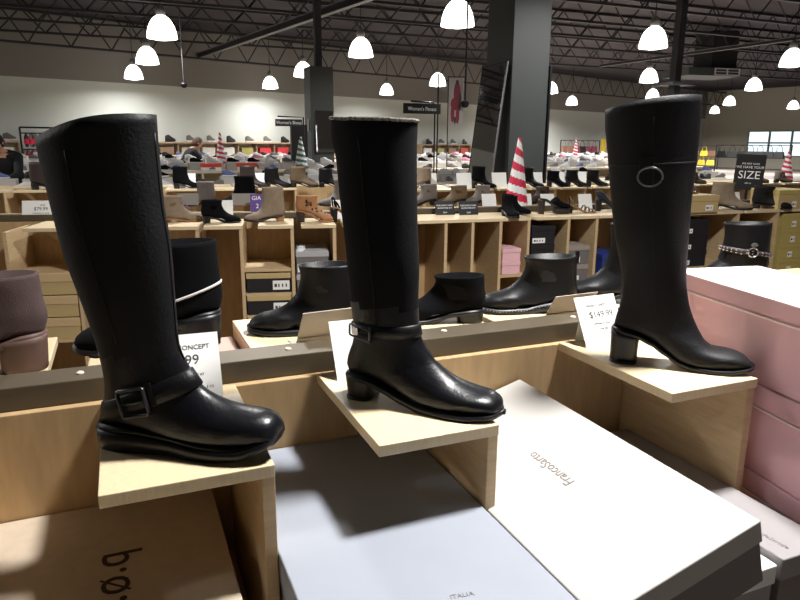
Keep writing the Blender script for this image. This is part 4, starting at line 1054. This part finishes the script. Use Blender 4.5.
bm = B(); tube(bm, [(.08, 0, .03), (.08, 0, qa.z+.04), (qa.x-qb.x+.1, 0, qa.z+.05)], .015, 8); bx(bm, -.2, .25, -.2, .2, 0, .03); obj('frame', bm, BLKM, ws)
q = ony(300, 145, 13.2)
bm = B(); bx(bm, q.x-.17, q.x+.16, 13.2, 13.3, 0, 1.86, .003); o = obj('display_board', bm, BLKM); tag(o, 'dark upright display board just left of the narrow grey column', 'display board')

# ceiling: trusses, beams, lamps -------------------------------------------
def truss_bms(L, hgt, seg):
    a_ = B(); bx(a_, 0, L, -.05, .05, hgt-.07, hgt)
    b_ = B(); bx(b_, 0, L, -.045, .045, 0, .06)
    c_ = B(); n = int(L/seg)
    for k in range(n):
        u = L*k/n; v = L*(k+1)/n; m_ = (u+v)/2
        tube(c_, [(u, 0, hgt-.04), (m_, 0, .03)], .022, 4); tube(c_, [(m_, 0, .03), (v, 0, hgt-.04)], .022, 4)
    return a_, b_, c_
first = None
ys = [3.2, 5.2, 7.2, 9.2, 11.2, 13.2, 15.2, 17.2, 19.2, 21.2, 23.4]
for y in ys:
    if first is None:
        first = thing('roof_truss', (-12, y, 4.62), 0, 'dark open web roof joist running across the ceiling', 'roof joist', 'open web roof joists')
        A_, B_, C_ = truss_bms(56, .72, 1.2)
        obj('top_chord', A_, TRUSS, first); obj('bottom_chord', B_, TRUSS, first); obj('web', C_, TRUSS, first)
    else:
        dup(first, (-12, y, 4.62), 0, None)
g = thing('wall_truss', wp(-14, -1.3, 4.25), WA, 'dark open web girder along the back wall under the ceiling', 'roof girder')
A_, B_, C_ = truss_bms(49, .95, 1.15)
obj('top_chord', A_, TRUSS, g); obj('bottom_chord', B_, TRUSS, g); obj('web', C_, TRUSS, g)
q0, q1 = onz(183, 63, 4.45), onz(372, -2, 4.45)
def beam(q0, q1, z, label, h=.16, w=.14):
    d = q1-q0; t = thing('roof_beam', (q0.x, q0.y, z), math.atan2(d.y, d.x), label, 'beam'); L = d.length
    bm = B(); bx(bm, 0, L, -w/2, w/2, -.012, .0); bx(bm, 0, L, -w/2, w/2, h, h+.012); obj('flanges', bm, BEAMM, t)
    bm = B(); bx(bm, 0, L, -.012, .012, .0, h); obj('web_plate', bm, TRUSS, t); return t
beam(q0, q0+(q1-q0)*1.5, 4.43, 'pale steel beam slanting across the ceiling towards the narrow column')
q0, q1 = onz(600, 66, 4.5), onz(802, 38, 4.5)
beam(q0, q1+(q1-q0)*.4, 4.47, 'steel beam crossing the ceiling above the right tall boot', .08, .1)
hv = thing('air_duct_unit', (0, 0, 4.0), R(-10), 'dark ceiling air unit with a pale louvre, right of the right tall boot', 'air unit')
q = onz(716, 72, 4.2); hv.location = (q.x*.62, q.y*.62, 1.5+(4.2-1.5)*.62+1.1-.62*0); 
s_ = 3.95/4.2
q = onz(727, 73, 3.95); hv.location = (q.x, q.y, 3.85)
bm = B(); bx(bm, -1.5, .55, 0, 1.5, 0, .26, .01); obj('casing', bm, COLM, hv)
bm = B(); bx(bm, -.5, .5, .2, 1.2, .261, 1.49, .01); obj('duct', bm, TRUSS, hv)
bm = B(); frame = [(-.50, .5, -.03, -.001, .02, .05), (-.50, .5, -.03, -.001, .22, .25), (-.50, -.46, -.03, -.001, .05, .22), (.46, .5, -.03, -.001, .05, .22), (-.02, .02, -.03, -.001, .05, .22), (-.46, .46, -.02, -.001, .125, .145)]
for f_ in frame: bx(bm, *f_)
obj('louvre', bm, mat('pale_louvre', (190, 190, 190), .5), hv)
# cameras hanging from rods
for px, pt, pb, y, lab in ((465, 35, 104, 9.6, 'small dark dome camera on a thin rod right of the hanging poster'), (184, 55, 85, 14.6, 'small dark dome camera on a thin rod above the shelves at the left')):
    q = ony(px, pb, y); t = thing('dome_camera', (q.x, y, q.z), 0, lab, 'camera')
    bm = B(); tube(bm, [(0, 0, .05), (0, 0, 5.34-q.z)], .014, 6); obj('rod', bm, TRUSS, t)
    bm = B(); lathe(bm, [(.01, -.06), (.05, -.045), (.065, -.01), (.07, .02), (.04, .05), (.015, .055)], 14); obj('dome', bm, BLKM, t, True)

# pendant lamps: a grid over the hall
LG = 'white dome pendant lamps'
lamp0 = thing('pendant_lamp', (0, 0, 0), 0, 'glowing white dome pendant lamp hanging from the ceiling', 'pendant lamp', LG)
bm = B(); lathe(bm, [(.02, -.035), (.12, -.028), (.22, -.008), (.285, .0), (.283, .03), (.27, .12), (.24, .22), (.195, .31), (.14, .375), (.085, .41), (.07, .42)], 28, (0, 0, 0)); obj('shade', bm, SHADE, lamp0, True)
bm = B(); lathe(bm, [(.085, .415), (.09, .45), (.10, .5), (.085, .55), (.05, .6), (.02, .62)], 16); obj('ballast_housing', bm, mat('lamp_housing', (120, 118, 116), .5), lamp0, True)
bm = B(); tube(bm, [(0, 0, .6), (0, 0, 1.9)], .01, 6); obj('cord', bm, BLKM, lamp0)
LZ = 3.46
lamps = [(1.0, 14.34), (.92, 19.0), (.7, 23.6), (5.4, 15.27), (5.39, 20.46), (5.41, 25.3), (10.37, 26.2), (5.53, 10.7), (10.4, 21.5), (10.37, 11.3), (15.8, 17.27), (21.6, 23.3), (21.3, 18.0), (27.9, 24.85), (34.0, 31.3), (21.2, 28.4), (15.76, 22.5), (15.77, 12.3), (33.5, 25.7), (10.4, 16.6),
         (1.30, .84), (5.4, 5.6), (.95, 5.2), (-3.8, 9.0), (-3.8, 4.2), (-3.8, 18.5), (-9, 10), (-9, 15), (-13.5, 11), (-13.5, 7), (10.4, 6.2), (15.8, 7.2)]  # leftmost lamps added unseen, to light the left wall reflected in the mirror
LL = ['nearest of the three glowing pendant lamps receding above the left tall boot', 'middle of the three glowing pendant lamps receding above the left tall boot', 'farthest of the three glowing pendant lamps receding above the left tall boot',
      'glowing pendant lamp just right of the thin steel post, above the middle tall boot', 'glowing pendant lamp partly hidden behind the narrow boxed column', 'small glowing pendant lamp left of the narrow boxed column',
      'small glowing pendant lamp low above the middle tall boot', 'biggest glowing pendant lamp, cut by the top edge left of the wide column', 'glowing pendant lamp above the Womens Fitness sign', 'large glowing pendant lamp high above the right tall boot',
      'middle lamp of three pendant lamps stacked above the right tall boot', 'lowest pendant lamp above the right tall boot, cut off by its top edge', 'glowing pendant lamp right of the ceiling air unit, largest of its row of three',
      'middle pendant lamp of the row of three right of the right tall boot', 'smallest pendant lamp of the row of three, nearest the right tall boot', 'small lower pendant lamp between the wide column and the right tall boot',
      'glowing pendant lamp touching the right edge of the wide column', 'large glowing pendant lamp cut by the right edge of the photo', 'small glowing pendant lamp above the windows at the right edge', 'glowing pendant lamp hidden behind the wide grey column']
LPOW = 70
ld = bpy.data.lights.new('lamp_light', 'AREA'); ld.shape = 'DISK'; ld.size = .36; ld.energy = LPOW; ld.color = (1, .985, .96); ld.spread = R(165)
lk = ld.copy(); lk.energy = 80; ln = ld.copy(); ln.energy = 34; lf = ld.copy(); lf.energy = 520
for i, (x, y) in enumerate(lamps):
    z = LZ
    if i == 0: o = lamp0; o.location = (x, y, z)
    else: o = dup(lamp0, (x, y, z), 0, None)
    if i < len(LL): o['label'] = LL[i]; o.pop('group', None)
    else: o['label'] = 'white dome pendant lamp out of the photo, overhead'; o['group'] = 'pendant lamps out of the photo'
    lo = bpy.data.objects.new('bulb', lk if i == 20 else (ln if (i > 20 or i in (2, 5, 6)) and x > -5 else (lf if x > 15 else ld))); COL.objects.link(lo); lo.parent = o; lo.location = (0, 0, -.06)

# people -------------------------------------------------------------------
def person(loc, rz, label, shirt, trousers, haircol, lean=.9, reach=1):
    """adult bending forward over a table, facing local +y"""
    t = thing('person', loc, rz, label, 'person')
    hip = Vector((0, 0, .92)); sp = Vector((0, math.sin(lean)*.28, .92+math.cos(lean)*.28)); ch = Vector((0, math.sin(lean)*.48, .92+math.cos(lean)*.48))
    nk = ch+Vector((0, .06, .07)); hd = nk+Vector((0, .08, .10))
    V = [hip, sp, ch, nk, nk+Vector((0, .04, .05))]; E_ = [(0, 1), (1, 2), (2, 3), (3, 4)]; Rr = [(.155, .115), (.145, .105), (.165, .115), (.062, .062), (.06, .06)]
    for sg in (-1, 1):
        b = len(V)
        V += [ch+Vector((sg*.18, .0, .0)), ch+Vector((sg*.24, .16, -.20)), ch+Vector((sg*.17, .36*reach, -.28)), ch+Vector((sg*.16, .44*reach, -.30))]
        E_ += [(2, b), (b, b+1), (b+1, b+2), (b+2, b+3)]; Rr += [(.068, .068), (.05, .05), (.036, .036), (.03, .036)]
        b = len(V)
        V += [hip+Vector((sg*.09, 0, -.06)), Vector((sg*.11, .03, .5)), Vector((sg*.12, -.02, .09)), Vector((sg*.13, .13, .04))]
        E_ += [(0, b), (b, b+1), (b+1, b+2), (b+2, b+3)]; Rr += [(.10, .10), (.068, .068), (.045, .045), (.04, .03)]
    me = bpy.data.meshes.new('body'); me.from_pydata([tuple(v) for v in V], E_, []); o = link('body', me, t)
    sk = o.modifiers.new('s', 'SKIN'); sk.use_smooth_shade = True; o.modifiers.new('d', 'SUBSURF').levels = 2; o.modifiers['d'].render_levels = 2
    for i, v in enumerate(me.skin_vertices[0].data): v.radius = Rr[i]; v.use_root = (i == 0)
    bpy.context.view_layer.update()
    dg = bpy.context.evaluated_depsgraph_get(); m2 = bpy.data.meshes.new_from_object(o.evaluated_get(dg)); o.modifiers.clear(); o.data = m2; m2.name = 'body'
    SK = mat('skin', (196, 150, 124), .6)
    m2.materials.clear()
    for m_ in (shirt, trousers, SK): m2.materials.append(m_)
    for f in m2.polygons:
        c = f.center
        f.material_index = 0
        if c.z < .9 and c.y < .2 and abs(c.x) < .26: f.material_index = 1
        if (c-nk).length < .09 or (c-(ch+Vector((math.copysign(.16, c.x), .44*reach, -.30)))).length < .085: f.material_index = 2
    # head with face, part of the same figure
    bm = B(); bmesh.ops.create_uvsphere(bm, u_segments=20, v_segments=14, radius=1)
    for v in bm.verts:
        x, y, z = v.co; v.co = Vector((x*.075*(1-.12*max(0, -z)), y*.092, z*.115))
        if y > .7 and abs(x) < .25 and -.3 < z < .15: v.co.y += .014
    for sg in (-1, 1):
        bmesh.ops.create_uvsphere(bm, u_segments=6, v_segments=5, radius=.011, matrix=Matrix.Translation((sg*.028, .082, .012)))
        bmesh.ops.create_uvsphere(bm, u_segments=6, v_segments=5, radius=.018, matrix=Matrix.Translation((sg*.076, -.005, -.005)))
    M = Matrix.Translation(hd) @ Matrix.Rotation(-.7, 4, 'X')
    bmesh.ops.transform(bm, matrix=M, verts=bm.verts); obj('head', bm, SK, t, True)
    bm = B(); bmesh.ops.create_uvsphere(bm, u_segments=20, v_segments=14, radius=1)
    for v in bm.verts:
        x, y, z = v.co; k = 1.0
        v.co = Vector((x*.088, y*.10-.018, z*.115+.018))
        if y > .2 and z < .45: v.co.y = min(v.co.y, .03)
        if y < 0 and z < 0: v.co.z -= .06*(-y)
    bmesh.ops.transform(bm, matrix=M, verts=bm.verts); obj('hair', bm, haircol, t, True)
    bm = B()
    for sg in (-1, 1):
        w = ch+Vector((sg*.16, .44*reach, -.30))
        for k in range(4): tube(bm, [w+Vector((sg*(-.02+k*.014), .0, 0)), w+Vector((sg*(-.025+k*.017), .05, -.01)), w+Vector((sg*(-.025+k*.018), .085, -.035))], [.009, .008, .006], 6)
        tube(bm, [w+Vector((-sg*.03, -.01, 0)), w+Vector((-sg*.05, .03, -.015)), w+Vector((-sg*.045, .055, -.03))], [.01, .009, .007], 6)
    obj('fingers', bm, SK, t, True)
    return t
BLKCL = mat('black_cloth', (24, 24, 28), .9); JEAN = mat('dark_trousers', (40, 42, 54), .9); HB = mat('brown_hair', (84, 62, 48), .8); HK = mat('dark_hair', (26, 24, 26), .8)
q = ony(199, 150, 14.6)
person((q.x-.42, 14.55, 0), R(-75), 'shopper in black with brown hair bending over the far shoe tables', BLKCL, JEAN, HB, .62)
q = ony(12, 148, 9.9)
person((q.x+.02, 9.92, 0), R(160), 'dark haired person in black bending over the tables at the far left', BLKCL, JEAN, HK, .62)

# ---------------------------------------------------------------- outdoors and colour
wld = bpy.data.worlds.new('daylight'); S.world = wld; wld.use_nodes = True
wld.node_tree.nodes['Background'].inputs[0].default_value = (.86, .95, 1, 1); wld.node_tree.nodes['Background'].inputs[1].default_value = 1.6
S.view_settings.view_transform = 'Standard'; S.view_settings.look = 'None'; S.view_settings.gamma = 1; S.view_settings.exposure = 0
